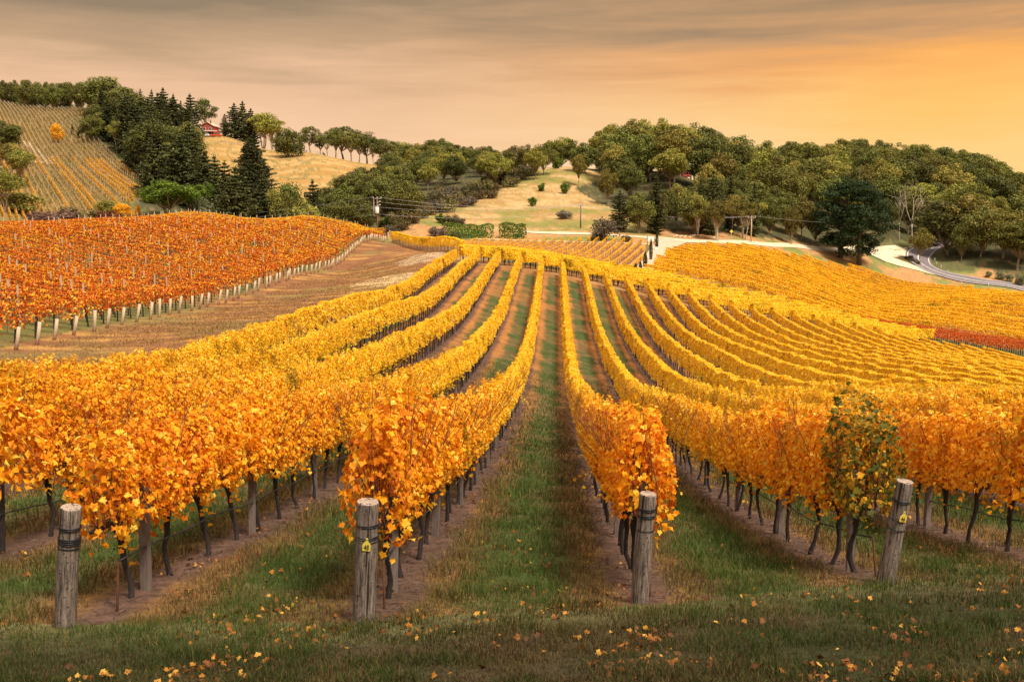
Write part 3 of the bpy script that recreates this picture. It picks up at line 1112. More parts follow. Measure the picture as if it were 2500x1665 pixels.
def orange_block():
    mb = MB()
    tx, ty = [], []
    for i, y in enumerate(np.arange(51.8, 213, 2.4)):
        L = 60 if y > 75 else 45
        p0 = (-27.2, y + .1)
        p1 = (-27.2 - L, y + L * .16)
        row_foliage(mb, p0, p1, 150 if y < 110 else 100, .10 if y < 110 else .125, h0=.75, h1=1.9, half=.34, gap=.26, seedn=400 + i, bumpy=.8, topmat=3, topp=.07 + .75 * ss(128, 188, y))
        t = np.arange(.5, L, 1.2)
        tx.append(-27.2 - t); ty.append(y + .1 + .16 * t)
    tx, ty = np.concatenate(tx), np.concatenate(ty)
    z = T(tx, ty)
    prisms(mb, tx, ty, z - .1, z + .95, .04, 1)
    # bare dark shoots among the leaves
    n = 16000
    i = rng.integers(0, len(tx), n)
    prisms(mb, tx[i] + rng.normal(size=n) * .5, ty[i] + rng.normal(size=n) * .12, z[i] + .8, z[i] + rng.uniform(1.2, 2.1, n), .012, 2)
    tag(mb.build("grapevines", [M_VINER, M_TRUNK, M_CANE, M_VINEY]), "orange red vines covering the rise behind the line of short pale posts", "grapevines", kind='stuff')


orange_block()


def young_block():
    mb = MB()
    P = Z_YOUNG
    n = 24
    tx, ty = [], []
    for i in range(n):
        px = 1010 + i * 25
        a = at(px, 152)
        b = at(px + (1250 - px) * .16 + 118, 203)
        t = np.linspace(0, 1, 60)
        xs, ys = a[0] + (b[0] - a[0]) * t, a[1] + (b[1] - a[1]) * t
        ins = inpoly(xs, ys, P)
        if ins.sum() < 5:
            continue
        i0, i1 = np.argmax(ins), len(ins) - 1 - np.argmax(ins[::-1])
        row_foliage(mb, (xs[i0], ys[i0]), (xs[i1], ys[i1]), 40, .10, h0=.45, h1=1.2, half=.16, gap=.3, seedn=600 + i)
        L = np.hypot(xs[i1] - xs[i0], ys[i1] - ys[i0])
        tt = np.arange(0, L, 1.0) / L
        tx.append(xs[i0] + (xs[i1] - xs[i0]) * tt); ty.append(ys[i0] + (ys[i1] - ys[i0]) * tt)
    tx, ty = np.concatenate(tx), np.concatenate(ty)
    z = T(tx, ty)
    prisms(mb, tx, ty, z - .1, z + 1.0, .035, 1)
    tag(mb.build("young_vines", [M_VINEO, M_PURPLE]), "thin young vine rows on orange brown soil below the dirt track", "grapevines", kind='stuff')


young_block()


def yellow_field():
    mb = MB()
    # rows run across the slope, dropping towards the right
    for i in range(26):
        yb = 112 + i * 5.8
        xs = np.linspace(10, 175, 160)
        ys = yb + 24 - .30 * (xs - 10) + 18 * np.exp(-((xs - 60) / 45) ** 2) * 0
        ins = inpoly(xs, ys, Z_FIELDR) & (np.abs(xs / ys) < .56)
        if ins.sum() < 4:
            continue
        i0, i1 = np.argmax(ins), len(ins) - 1 - np.argmax(ins[::-1])
        row_foliage(mb, (xs[i0], ys[i0]), (xs[i1], ys[i1]), 230, .135, h0=.5, h1=1.8, half=.42, gap=.05, seedn=700 + i, bumpy=.5, mat_=1, topmat=0, topp=.97)  # oranger sides, brighter tops: row shade is partly put into leaf colour
    tag(mb.build("grapevines", [M_VINEY, M_VINEO]), "bright yellow vine field sloping down beside the gravel drive and bitumen road", "grapevines", kind='stuff')
    mb = MB()
    for i in range(3):
        a, b = hit(2128, 806 + i * 6, 128), hit(2520, 880 + i * 7, 110)
        a, b = at(2128, 147 - i * 2.4), at(2580, 144 - i * 2.4)
        row_foliage(mb, a[:2], b[:2], 170, .11, h0=.75, h1=2.0, half=.3, seedn=800 + i)
        t = np.arange(0, 1, .012)
        tx, ty = a[0] + (b[0] - a[0]) * t, a[1] + (b[1] - a[1]) * t
        z = T(tx, ty)
        prisms(mb, tx, ty, z - .1, z + .95, .035, 1)
    tag(mb.build("grapevines", [M_VINERED, M_TRUNK]), "strip of deep red vines at the end of the yellow rows", "grapevines", kind='stuff')


yellow_field()


def hill_vines():
    mb = MB()
    sx, sy = [], []
    for i in range(132):
        x0 = -205 + i * 1.75
        ys = np.linspace(222, 438, 200)
        xs = x0 - (ys - 222) * .58
        ins = inpoly(xs, ys, Z_HILLV) & (xs / ys > -.6)
        if ins.sum() < 5:
            continue
        i0, i1 = np.argmax(ins), len(ins) - 1 - np.argmax(ins[::-1])
        ymid = 318
        strong = rng.random() < (.5 if x0 > -150 else .25)
        for a, b in ((i0, i1),):
            for q0, q1, pm, mm in ((max(ys[a], 222), min(ys[b], ymid), 52 if strong else 22, 0 if strong else 1), (max(ys[a], ymid), ys[b], 26, 1)):
                if q1 - q0 > 3:
                    row_foliage(mb, (x0 - (q0 - 222) * .58, q0), (x0 - (q1 - 222) * .58, q1), pm, .17, h0=.5, h1=1.5, half=.2, mat_=mm, gap=.3, seedn=900 + i)
        yy = np.arange(ys[i0], ys[i1], 3.0) + rng.uniform(0, 2)
        sx.append(x0 - (yy - 222) * .58); sy.append(yy)
    sx, sy = np.concatenate(sx), np.concatenate(sy)
    z = T(sx, sy)
    prisms(mb, sx, sy, z - .1, z + 2.1, .06, 2)
    tag(mb.build("hillside_vines", [M_YTREE, leafmat("olive_vine_leaf", [(0, (.12, .085, .02)), (.5, (.24, .17, .035)), (1, (.42, .27, .04))], .3), M_PALE]), "thin staked vine rows climbing the steep hillside", "grapevines", kind='stuff')


hill_vines()

# ------------------------------------------------------------------ posts, hoses, wires
def text_mesh(s, size):
    cu = bpy.data.curves.new("t", 'FONT')
    cu.body = s
    cu.size = size
    cu.extrude = .0012
    cu.offset = .0004
    cu.align_x = 'CENTER'
    cu.align_y = 'CENTER'
    o = bpy.data.objects.new("t", cu)
    COL.objects.link(o)
    dg = bpy.context.evaluated_depsgraph_get()
    me = bpy.data.meshes.new_from_object(o.evaluated_get(dg))
    bpy.data.objects.remove(o)
    bpy.data.curves.remove(cu)
    me.materials.clear()
    me.materials.append(M_DIGIT)
    return me


def end_post(px, py, Y, toppx, toppy, rad, label, number=None, bands=(.80, .72, .70)):
    b = unproj(px, py, Y)
    b[2] = T(b[0], b[1])
    top = unproj(toppx, toppy, Y - .12)
    ax = top - b
    H = np.linalg.norm(ax)
    ax /= H
    t = thing("end_post", label, "post", tuple(b), (0, 0, 0), "strainer posts at the near row ends")
    q = Vector((0, 0, 1)).rotation_difference(Vector(ax))
    t.rotation_mode = 'QUATERNION'
    t.rotation_quaternion = q
    m = MB()
    n = 16
    zs = np.concatenate([[-.3], np.linspace(0, H - .012, n), [H]])
    ph = rng.uniform(0, 6)
    path = np.column_stack([.006 * np.sin(zs * 3 + ph), .006 * np.cos(zs * 2.3 + ph), zs])
    rr = rad * (1.10 - .10 * np.clip(zs / H, 0, 1)) * (1 + .015 * np.sin(zs * 9 + ph))
    rr[-1] = rad * .96
    m.tube(path, rr, 28, 0, rough=.012)
    m.f[-1] = (m.f[-1][0], 1, False)
    m.build("post", [M_POST, M_POSTTOP], t)
    for f in bands:
        w = MB()
        for dz in (0, .018) if f > .7 else (0,):
            a = np.linspace(0, 2 * math.pi, 29)
            rw = rad * 1.03 + .004
            w.tube(np.column_stack([rw * np.cos(a), rw * np.sin(a), H * f + dz + .008 * np.sin(a + ph)]), .0052 if f > .5 else .0025, 6, cap=False)
        w.build("wire_band", M_WIRE, t)
    if number:
        tagm = MB()
        pts = [(-.050, 0), (.050, 0), (.052, .085), (.028, .115), (.014, .135), (.013, .168), (.0, .176), (-.013, .168), (-.014, .135), (-.028, .115), (-.052, .085)]
        fr = np.array([[x, 0, z] for x, z in pts])
        k = len(pts)
        V = np.concatenate([fr, fr + [0, .004, 0]])
        tagm.add(V, np.array([list(range(k))]))
        tagm.add(V, np.array([list(range(2 * k - 1, k - 1, -1))]))
        side = [[i, i + k, (i + 1) % k + k, (i + 1) % k] for i in range(k)]
        tagm.add(V, side)
        # hang it on the side of the post that looks up the slope
        tg = tagm.build("number_tag", M_YELLOWP, t, (0.012, -rad * 1.05 - .012, H * .70 - .075))
        tg.scale = (.74, .74, .74)
        tg.rotation_euler = (R(2), R(2), R(2))
        pin = MB()
        pin.tube([(0, .006, .150), (0, -.004, .150)], .006, 10)
        pin.build("pin", M_DIGIT, tg)
        num = obj("number", text_mesh(number, .098), tg, (0, -.0025, .046), (math.pi / 2, 0, 0), (.66, 1.0, 1))
    return b


end_post(160, 1529, 9.0, 173, 1238, .092, "weathered round post, leftmost of the four end posts, no tag", None, (.83, .74, .71, .68))
end_post(887, 1516, 8.95, 900, 1224, .101, "weathered round end post wearing a yellow tag numbered 48", "48", (.815, .715, .69, .26))
end_post(1560, 1470, 9.9, 1583, 1205, .086, "leaning round end post without a tag between tagged posts 48 and 46", None, (.86, .80, .68))
end_post(2162, 1421, 10.65, 2209, 1174, .088, "leaning round end post wearing a yellow tag numbered 46", "46", (.81, .64, .55))

tp = MB()
tp.box((0, 0, .55), (.095, .075, 1.5))
TP_ME = tp.mesh("trellis_post", M_TRELLIS)
cnt = {}
restp = MB()
rx, ry = [], []
pp = []
for k in range(-4, 22):
    y = rowstart(k) + 1.25
    j = 0
    while y < YEND + .5:
        x = rowx(k, y)
        if abs(x) / y < .53:
            pp.append((y, k, x))
        y += 3.75
        j += 1
pp.sort(key=lambda c: c[0] ** 2 + c[2] ** 2)
for y, k, x in sorted(pp[:84]):
    cnt[k] = cnt.get(k, 0) + 1
    o = obj("trellis_post", TP_ME, None, (x + .02, y, T(x, y)), (rng.normal() * .03, rng.normal() * .02, rng.uniform(-.3, .3)))
    tag(o, f"grey trellis post under leaves, {ordinal(cnt[k])} from near end, {rowname(k)}", "post", "trellis posts in the nearest rows")
for y, k, x in pp[84:]:
    rx.append(x); ry.append(y)

# row ends at the far side of the hollow
for k in range(-4, 14):
    rx.append(rowx(k, YEND + 1)); ry.append(YEND + 1)
    rx.append(rowx(k, 128.6) + .3); ry.append(128.6)

# the line of short pale end posts of the orange block
ep = MB()
ep.tube([(0, 0, -.2), (.02, 0, .65), (.0, .01, 1.3)], [.115, .10, .095], 9, rough=.03)
EP_ME = ep.mesh("row_end_post", M_PALE)
for i, y in enumerate(np.arange(51.8, 213, 2.4)):
    x = -26.4 + rng.normal() * .1
    o = obj("row_end_post", EP_ME, None, (x, y, T(x, y)), (rng.normal() * .04, R(11) + rng.normal() * .05, rng.uniform(0, 6.28)), (1, 1, rng.uniform(.92, 1.08)))
    o.rotation_euler = (rng.normal() * .04, R(10) + rng.normal() * .06, 0)
    tag(o, f"short pale leaning post closing an orange vine row, {ordinal(i + 1)} from the near end", "post", "end posts of the orange vine rows")
stk = []
for i, y in enumerate(np.arange(51.8, 213, 2.4)):
    for s in np.arange(3 + (i * 37 % 7), 58, 8.5):
        x, yy = -27.2 - s, y + .1 + .16 * s
        if x / yy > -.535:
            stk.append((yy, x, i, s))
stk.sort(key=lambda c: c[0])
sk = MB()
sk.box((0, 0, 1.1), (.095, .095, 2.75))
SK_ME = sk.mesh("vine_stake", M_PALE)
ci = {}
for yy, x, i, s in stk[:120]:
    ci[i] = ci.get(i, 0) + 1
    o = obj("vine_stake", SK_ME, None, (x, yy, T(x, yy)), (rng.normal() * .02, rng.normal() * .02, 0))
    tag(o, f"pale slim stake among orange vines, {ordinal(ci[i])} stake along the {ordinal(i + 1)} row from the near end", "post", "stakes among the orange vines")
rx2 = np.array([c[1] for c in stk[120:]]); ry2 = np.array([c[0] for c in stk[120:]])
z = T(rx2, ry2)
prisms(restp, rx2, ry2, z - .1, z + 2.5, .06, 1)
rx, ry = np.array(rx), np.array(ry)
z = T(rx, ry)
prisms(restp, rx, ry, z - .1, z + 1.35, .05, 0)
tag(restp.build("trellis_posts", [M_TRELLIS, M_PALE]), "small far posts and stakes scattered through the vine rows", "posts", kind='stuff')

for k in range(-2, 6):
    y0 = rowstart(k) + .55
    ys = np.arange(y0, 46, .55)
    if k == 3: ys = np.arange(y0, 46, .55)
    xs = rowx(k, ys) + .05
    zs = T(xs, ys) + .50 + .02 * np.sin(ys * 2.6)
    t = thing("irrigation_hose", f"black drip hose strung low along the {rowname(k)}", "hose", (xs[0], ys[0], T(xs[0], ys[0])), group="drip hoses along the vine rows")
    m = MB()
    m.tube(np.column_stack([xs, ys, zs]) - np.array(t.location), .0105, 6)
    m.build("hose", M_HOSE, t)
    m = MB()
    m.tube(np.array([[0, 0, .50], [0, -.02, .46], [.02, -.16, -.15]]), .012, 7)
    m.build("riser", M_RUST, t)
for k in range(-1, 3):
    y0 = rowstart(k)
    ys = np.arange(y0 + .1, 40, 1.0)
    xs = rowx(k, ys)
    zs = T(xs, ys) + np.clip(.78 + .12 * (ys - y0), 0, .93)
    m = MB()
    m.tube(np.column_stack([xs, ys, zs]), .004, 5)
    tag(m.build("trellis_wire", M_WIRE), f"thin trellis wire running from the end post along the {rowname(k)}", "wire", "trellis wires")

# ------------------------------------------------------------------ grass and fallen leaves
def grass():
    n = 330000
    rmin, rmax = 5.6, 62
    r = rmin * (rmax / rmin) ** (rng.random(n) ** 1.12)
    a = rng.uniform(-.57, .57, n)
    x, y = r * np.sin(a), r * np.cos(a)
    kx = (x - (y - 9) * ROWD - ROWX) / ROWS
    dist = np.abs(kx - np.round(kx)) * ROWS
    yst = np.where(kx > 0, 9 + .85 * kx, 9 - .15 * kx)
    inrow = y > yst - .2
    n2 = fbm(x * .9, y * .9, 41)
    n3 = fbm(x * .35, y * .35, 55)
    n4 = fbm(x * 2.3, y * 2.3, 63)
    lush = np.where(inrow, ss(.55, 1.15, dist + .7 * (n2 - .5)), .6 * ss(.35, .62, n3) + .08)
    keep = (rng.random(n) < np.where(inrow, ss(.18, .52, dist + .6 * (n2 - .5)), .9)) & (kx > -4.6)
    lush = np.clip(lush + 1.1 * (n4 - .5), 0, 1)
    yst2 = yst[keep]
    x, y, r, n2, n3, n4, lush, inrow = (q[keep] for q in (x, y, r, n2, n3, n4, lush, inrow))
    n = len(x)
    z = T(x, y)
    sz = np.clip(r / 11, .8, 3.2)
    h = rng.uniform(.03, .10, n) * (.45 + .5 * n3 + 1.1 * ss(.45, .75, n4)) * np.clip(sz, .9, 1.5) * np.where(inrow, 1.15, .9)
    w = rng.uniform(.0028, .0052, n) * sz
    ang = rng.uniform(0, 2 * math.pi, n)
    lean = rng.uniform(.2, 1.1, n) * h
    la = rng.uniform(0, 2 * math.pi, n)
    dx, dy = np.cos(ang) * w, np.sin(ang) * w
    B1 = np.stack([x - dx, y - dy, z - .03], 1)
    B2 = np.stack([x + dx, y + dy, z - .03], 1)
    M1 = np.stack([x + dx * .7 + np.cos(la) * lean * .35, y + dy * .7 + np.sin(la) * lean * .35, z + h * .62], 1)
    M0 = np.stack([x - dx * .7 + np.cos(la) * lean * .35, y - dy * .7 + np.sin(la) * lean * .35, z + h * .62], 1)
    Tp = np.stack([x + np.cos(la) * lean, y + np.sin(la) * lean, z + h], 1)
    V = np.stack([B1, B2, M1, M0, Tp], 1)
    b = np.arange(n)[:, None] * 5
    mb = MB()
    mb.add(V, b + np.array([[0, 1, 2, 3]]))
    mb.f.append((b + np.array([[3, 2, 4]]), 0, False))
    u = rng.random(n)
    green = np.stack([.052 + .05 * u, .082 + .058 * u, .017 + .012 * u], 1)
    dry = np.stack([.15 + .14 * u, .105 + .09 * u, .04 + .03 * u], 1)
    brown = np.stack([.10 + .05 * u, .055 + .035 * u, .028 + .015 * u], 1)
    k1 = (rng.random(n) > lush * .92 + .04)[:, None]
    k2 = (rng.random(n) < .5)[:, None]
    c = np.where(k1, np.where(k2, dry, brown), green)
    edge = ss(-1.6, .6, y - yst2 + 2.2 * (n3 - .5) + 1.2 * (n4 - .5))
    c = c * ((.56 + .40 * edge) * (.62 + .76 * fbm(x * 1.6, y * 1.6, 87)))[:, None]  # blades in front of the rows darkened; foreground dimness put into their colour
    m = 90000
    yy = 16 * (150 / 16) ** rng.random(m)
    xx = rng.uniform(-27, -10, m) + (yy - 9) * ROWD * .5
    xx = np.minimum(xx, rowx(-4.55, yy))
    ok = (np.abs(xx) / yy < .57) & (rng.random(m) < ss(.35, .6, fbm(xx * .7, yy * .7, 71)) + .15)
    xx, yy = xx[ok], yy[ok]
    m = len(xx)
    zz = T(xx, yy)
    hh = rng.uniform(.05, .16, m)
    ww = rng.uniform(.004, .008, m) * np.clip(yy / 14, 1, 6)
    an, ll = rng.uniform(0, 6.28, m), rng.uniform(0, 6.28, m)
    V2 = np.stack([np.stack([xx - np.cos(an) * ww, yy - np.sin(an) * ww, zz - .02], 1), np.stack([xx + np.cos(an) * ww, yy + np.sin(an) * ww, zz - .02], 1),
                   np.stack([xx + np.cos(ll) * hh * .8, yy + np.sin(ll) * hh * .8, zz + hh], 1)], 1)
    mb.add(V2, np.arange(m)[:, None] * 3 + np.array([[0, 1, 2]]))
    uu = rng.random(m)[:, None]
    c2 = np.array([.17, .085, .035]) * (1 - uu) + np.array([.42, .25, .08]) * uu
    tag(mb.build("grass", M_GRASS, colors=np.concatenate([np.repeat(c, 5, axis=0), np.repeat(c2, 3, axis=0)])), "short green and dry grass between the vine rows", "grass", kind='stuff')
    # longer dry stalks here and there
    # fallen leaves
    n = 22000
    r = 5.8 * (55 / 5.8) ** (rng.random(n) ** .95)
    a = rng.uniform(-.57, .57, n)
    x, y = r * np.sin(a), r * np.cos(a)
    kx = (x - (y - 9) * ROWD - ROWX) / ROWS
    pn = fbm(x * .8, y * .8, 91)
    pn2 = fbm(x * 2.6, y * 2.6, 93)
    keep = (rng.random(n) < ss(.40, .62, pn) * ss(.40, .66, pn2)) & (kx > -4.6)
    x, y = x[keep], y[keep]
    n = len(x)
    C = np.stack([x, y, T(x, y) + rng.uniform(.015, .06, n)], 1)
    N = np.stack([rng.normal(size=n) * .8, rng.normal(size=n) * .8, np.ones(n)], 1)
    mb = MB()
    add_leaves(mb, C, N, (.014 + .026 * rng.random(n) ** 1.6) * np.clip(np.hypot(x, y) / 16, 1, 2), 0, True, tip=rng.normal(size=(n, 3)))
    tag(mb.build("fallen_leaves", M_FALLEN), "fallen yellow and brown vine leaves lying in the grass", "leaves", kind='stuff')



def soil_litter():
    mb = MB()
    n = 16000
    y = 8.5 * (60 / 8.5) ** rng.random(n)
    k = rng.integers(-3, 9, n)
    yst = np.where(k > 0, 9 + .85 * k, 9 - .15 * k)
    d = rng.normal(size=n) * .30
    x = rowx(k, y) + d
    ok = (y > yst) & (np.abs(x) / y < .54)
    x, y = x[ok], y[ok]
    n = len(x)
    z = T(x, y)
    s = rng.uniform(.008, .03, n) * np.clip(y / 14, 1, 2)
    B = np.array([[1, 0, 0], [-.5, .87, 0], [-.5, -.87, 0], [0, 0, .9]])
    a = rng.uniform(0, 6.28, n)
    ca, sa = np.cos(a), np.sin(a)
    V = np.stack([B[None, :, 0] * ca[:, None] - B[None, :, 1] * sa[:, None], B[None, :, 0] * sa[:, None] + B[None, :, 1] * ca[:, None], np.repeat(B[None, :, 2], n, 0)], -1) * s[:, None, None] * (1 + .35 * rng.normal(size=(n, 4, 1)))
    V += np.stack([x, y, z + .012], -1)[:, None]
    mb.add(V, (np.arange(n)[:, None, None] * 4 + np.array([[0, 1, 3], [1, 2, 3], [2, 0, 3]])[None]).reshape(-1, 3), 0)
    m = 2800
    i = rng.integers(0, n, m)
    L = rng.uniform(.05, .20, m) * np.clip(y[i] / 16, 1, 1.8)
    a = rng.uniform(0, 6.28, m)
    w = rng.uniform(.002, .005, m) * np.clip(y[i] / 10, 1, 3)
    c = np.stack([x[i] + rng.normal(size=m) * .1, y[i], z[i] + .035], -1)
    e = np.stack([np.cos(a) * L, np.sin(a) * L, rng.normal(size=m) * .015], -1)
    q = np.stack([-np.sin(a) * w, np.cos(a) * w, 0 * a], -1)
    up = np.stack([0 * a, 0 * a, w * 1.6], -1)
    V = np.stack([c - e - q, c - e + q, c + e + q, c + e - q, c - e + up, c + e + up], 1)
    mb.add(V, (np.arange(m)[:, None, None] * 6 + np.array([[0, 3, 5, 4], [1, 4, 5, 2]])[None]).reshape(-1, 4), 1)
    tag(mb.build("soil_litter", [plain("soil_clod", (.10, .06, .048), .95, .4, 9), plain("old_pruning", (.105, .062, .045), .9, .4, 9)]), "clods and old prunings on the bare strips under the vines", "litter", kind='stuff')


grass()
soil_litter()

# ------------------------------------------------------------------ trees
def curve(a, b, sag, n=5):
    a, b = np.array(a, float), np.array(b, float)
    t = np.linspace(0, 1, n)[:, None]
    mid = np.array([0, 0, sag]) + np.array([rng.normal() * .03, rng.normal() * .03, 0]) * np.linalg.norm(b - a)
    return a + (b - a) * t + mid * (4 * t * (1 - t))


def clump(mb, c, rc, nper, leaf, flat=.72, droop=.5, mat_=0):
    d = unit(rng.normal(size=(nper, 3)) + np.array([0, 0, .35]))
    rr = rc * (.45 + .75 * rng.random(nper) ** .8)
    C = np.array(c) + d * rr[:, None] * np.array([1, 1, flat])
    N = d + rng.normal(size=(nper, 3)) * .5 + np.array([0, 0, .15])
    add_leaves(mb, C, N, rng.uniform(.65, 1.35, nper) * leaf, mat_, False, droop)


def gum(seed, H=14, Rd=4.4, base=.36, ncl=24, nper=190, leaf=.30, forks=1, rcl=.34, fol=None, bark=None, tr=.24):
    global rng
    rng = np.random.default_rng(seed)
    cr, tk = MB(), MB()
    cents = []
    tries = 0
    while len(cents) < ncl and tries < 3000:
        tries += 1
        d = rng.normal(size=3)
        d /= np.linalg.norm(d)
        q = d * rng.random() ** .28
        zc = H * (base + .14) + (q[2] * .5 + .5) * H * (1 - base - .20)
        f = (zc / H - base) / (1 - base)
        prof = math.sin(math.pi * min(1, max(0, .12 + f * .78))) ** .7
        c = np.array([q[0] * Rd * prof, q[1] * Rd * prof, zc])
        if all(np.linalg.norm((c - o) * [1, 1, 1.3]) > Rd * rcl * .82 for o in cents):
            cents.append(c)
    for c in cents:
        rc = Rd * rcl * rng.uniform(.75, 1.2)
        clump(cr, c, rc, int(nper * rng.uniform(.75, 1.25)), leaf)
    for fk in range(forks):
        off = np.array([rng.normal() * .08 * H * (forks > 1), rng.normal() * .05 * H * (forks > 1), 0])
        fork = np.array([0, 0, H * base * .95]) + off + [rng.normal() * .2, rng.normal() * .2, 0]
        tk.tube(curve((off[0] * .25, off[1] * .25, -.6), fork, 0, 6), np.linspace(tr * (1.25 if forks == 1 else .8), tr * .72, 6), 8, rough=.05)
        for i, c in enumerate(cents[fk::forks]):
            if i % 2 == 0 or i < 6:
                tk.tube(curve(fork, c, -.04 * H * (rng.random() - .3)), np.linspace(tr * .5, tr * .13, 5), 5)
    return cr.mesh("crown", fol or M_GUM), tk.mesh("trunk", bark or M_BARK)


def pine(seed, H=16, Rd=4.0, base=.08, whorls=17, leaf=.26, shape=.85, fol=None, per=60):
    global rng
    rng = np.random.default_rng(seed)
    cr, tk = MB(), MB()
    tk.tube([(0, 0, -.6), (.1, 0, H * .3), (0, .1, H * .65), (0, 0, H * .97)], [.34, .26, .15, .04], 8, rough=.04)
    for i in range(whorls):
        f = i / (whorls - 1)
        zc = H * (base + (1 - base) * f * .97)
        rad = Rd * (1 - f) ** shape * rng.uniform(.72, 1.18) + .22
        if f < .12:
            rad *= .75
        nb = int(rng.integers(6, 9)) if f < .9 else 4
        a0 = rng.uniform(0, 6.28)
        for b in range(nb):
            a = a0 + b * 6.283 / nb + rng.normal() * .16
            L = rad * rng.uniform(.55, 1.22)
            up = rng.uniform(.05, .28) * L
            e = np.array([math.cos(a) * L, math.sin(a) * L, zc + up])
            s = np.array([0, 0, zc - .1 * L])
            if L > 1.2:
                tk.tube([s, (s + e) / 2 - [0, 0, .05 * L], e], [.06, .04, .012], 4, cap=False)
            m = int(per * (.35 + L / Rd) * rng.uniform(.8, 1.2))
            t = rng.random(m) ** .7
            C = s + (e - s) * t[:, None] + rng.normal(size=(m, 3)) * np.array([.30, .30, .20]) * (.35 + .75 * (L / Rd)) * (1.25 - .5 * t[:, None])
            N = rng.normal(size=(m, 3)) * .6 + np.array([math.cos(a) * .5, math.sin(a) * .5, .75])
            tipd = np.array([math.cos(a), math.sin(a), .25]) + rng.normal(size=(m, 3)) * .35
            add_leaves(cr, C, N, rng.uniform(.6, 1.35, m) * leaf, 0, False, tip=tipd)
    # leader
    m = 40
    C = np.column_stack([rng.normal(size=(m, 2)) * .16, H * rng.uniform(.93, 1.02, m)])
    add_leaves(cr, C, rng.normal(size=(m, 3)), np.full(m, leaf * .7), 0, False, tip=np.tile([0, 0, 1.0], (m, 1)) + rng.normal(size=(m, 3)) * .3)
    return cr.mesh("crown", fol or M_PINE), tk.mesh("trunk", M_BARKD)


def bigpine(seed):
    """old spreading pine: flat dark tiers, ragged outline, two stout trunks"""
    global rng
    rng = np.random.default_rng(seed)
    cr, tk = MB(), MB()
    for x0, h in ((-2.4, 12.5), (2.6, 14.5)):
        tk.tube([(x0, 0, -.6), (x0 + .15, 0, 3), (x0 * .8, .2, 8), (x0 * .5, 0, h)], [.62, .5, .36, .1], 9, rough=.05)
    for i in range(120):
        f = rng.random() ** .9
        zc = 2.2 + 14.6 * f
        prof = 8.6 * math.sin(math.pi * min(1, .16 + .80 * f)) ** .55 * (.15 + .85 * rng.random() ** .5)
        a = rng.uniform(0, 6.28)
        c = np.array([math.cos(a) * prof * 1.02, math.sin(a) * prof * .8, zc + rng.normal() * .35])
        if c[2] < 4 and c[0] > 1.5 and rng.random() < .8:
            continue
        clump(cr, c, rng.uniform(1.3, 2.5), 230, .24, rng.uniform(.34, .55), -.2)
        b = np.array([(-1.9 if c[0] < 0 else 2.1) * (1 - .4 * f), 0, max(1.5, zc - 1.6)])
        if i % 2 == 0:
            tk.tube(curve(b, c, -.3, 4), [.15, .11, .07, .03], 5)
    return cr.mesh("crown", M_BIGP), tk.mesh("trunk", M_BARKD)


def bush(seed, H=3, Rd=2, ncl=12, nper=120, leaf=.18, fol=None):
    global rng
    rng = np.random.default_rng(seed)
    cr, tk = MB(), MB()
    for i in range(ncl):
        a, f = rng.uniform(0, 6.28), rng.random()
        rr = Rd * .62 * math.sqrt(rng.random()) * math.sqrt(max(.1, 1 - (f - .35) ** 2 * 1.6))
        c = np.array([math.cos(a) * rr, math.sin(a) * rr, H * (.16 + .62 * f)])
        clump(cr, c, min(Rd, H) * rng.uniform(.28, .42), nper, leaf, .85, .2)
        if i < 6:
            tk.tube(curve((0, 0, -.2), c, .0, 4), [.07, .05, .03, .015], 5)
    return cr.mesh("crown", fol or M_SCRUB), tk.mesh("stem", M_BARKD)


def cypress(seed, H=6, Rd=.5):
    global rng
    rng = np.random.default_rng(seed)
    cr, tk = MB(), MB()
    n = 1500
    f = rng.random(n)
    a = rng.uniform(0, 6.28, n)
    rad = Rd * np.sin(np.pi * np.clip(f * .82 + .16, 0, 1)) ** .8 * (.75 + .3 * rng.random(n))
    C = np.stack([np.cos(a) * rad, np.sin(a) * rad, .15 + f * (H - .15)], 1)
    N = np.stack([np.cos(a), np.sin(a), .2 + 0 * a], 1) + rng.normal(size=(n, 3)) * .3
    add_leaves(cr, C, N, rng.uniform(.08, .16, n), 0, False, tip=np.tile([0, 0, 1.0], (n, 1)) + rng.normal(size=(n, 3)) * .2)
    tk.tube([(0, 0, -.2), (0, 0, H * .6)], [.09, .04], 6)
    return cr.mesh("crown", M_BIGP), tk.mesh("trunk", M_BARKD)


def dead(seed, H=14):
    global rng
    rng = np.random.default_rng(seed)
    tk, br = MB(), MB()
    fork = np.array([.2, 0, H * .35])
    tk.tube(curve((0, 0, -.5), fork, 0, 5), [.24, .2, .18, .16, .15], 8)
    def grow(p, d, L, r, lv):
        pts = [p]
        for _ in range(4):
            d = d + rng.normal(size=3) * .14 + np.array([0, 0, .06])
            d /= np.linalg.norm(d)
            pts.append(pts[-1] + d * L / 4)
        br.tube(pts, np.linspace(r, r * .45, 5), 6 if lv == 0 else 4)
        if lv < 2:
            for q in range(3):
                i = int(rng.integers(2, 5))
                grow(pts[i], unit(d + rng.normal(size=3) * .5 + np.array([0, 0, .2])), L * .6, r * .5, lv + 1)
    for i in range(4):
        a = i * 1.57 + rng.normal() * .4
        grow(fork, unit(np.array([math.cos(a) * .45, math.sin(a) * .45, 1])), H * .42, .11, 0)
    return br.mesh("branches", M_BARKW), tk.mesh("trunk", M_BARKW)


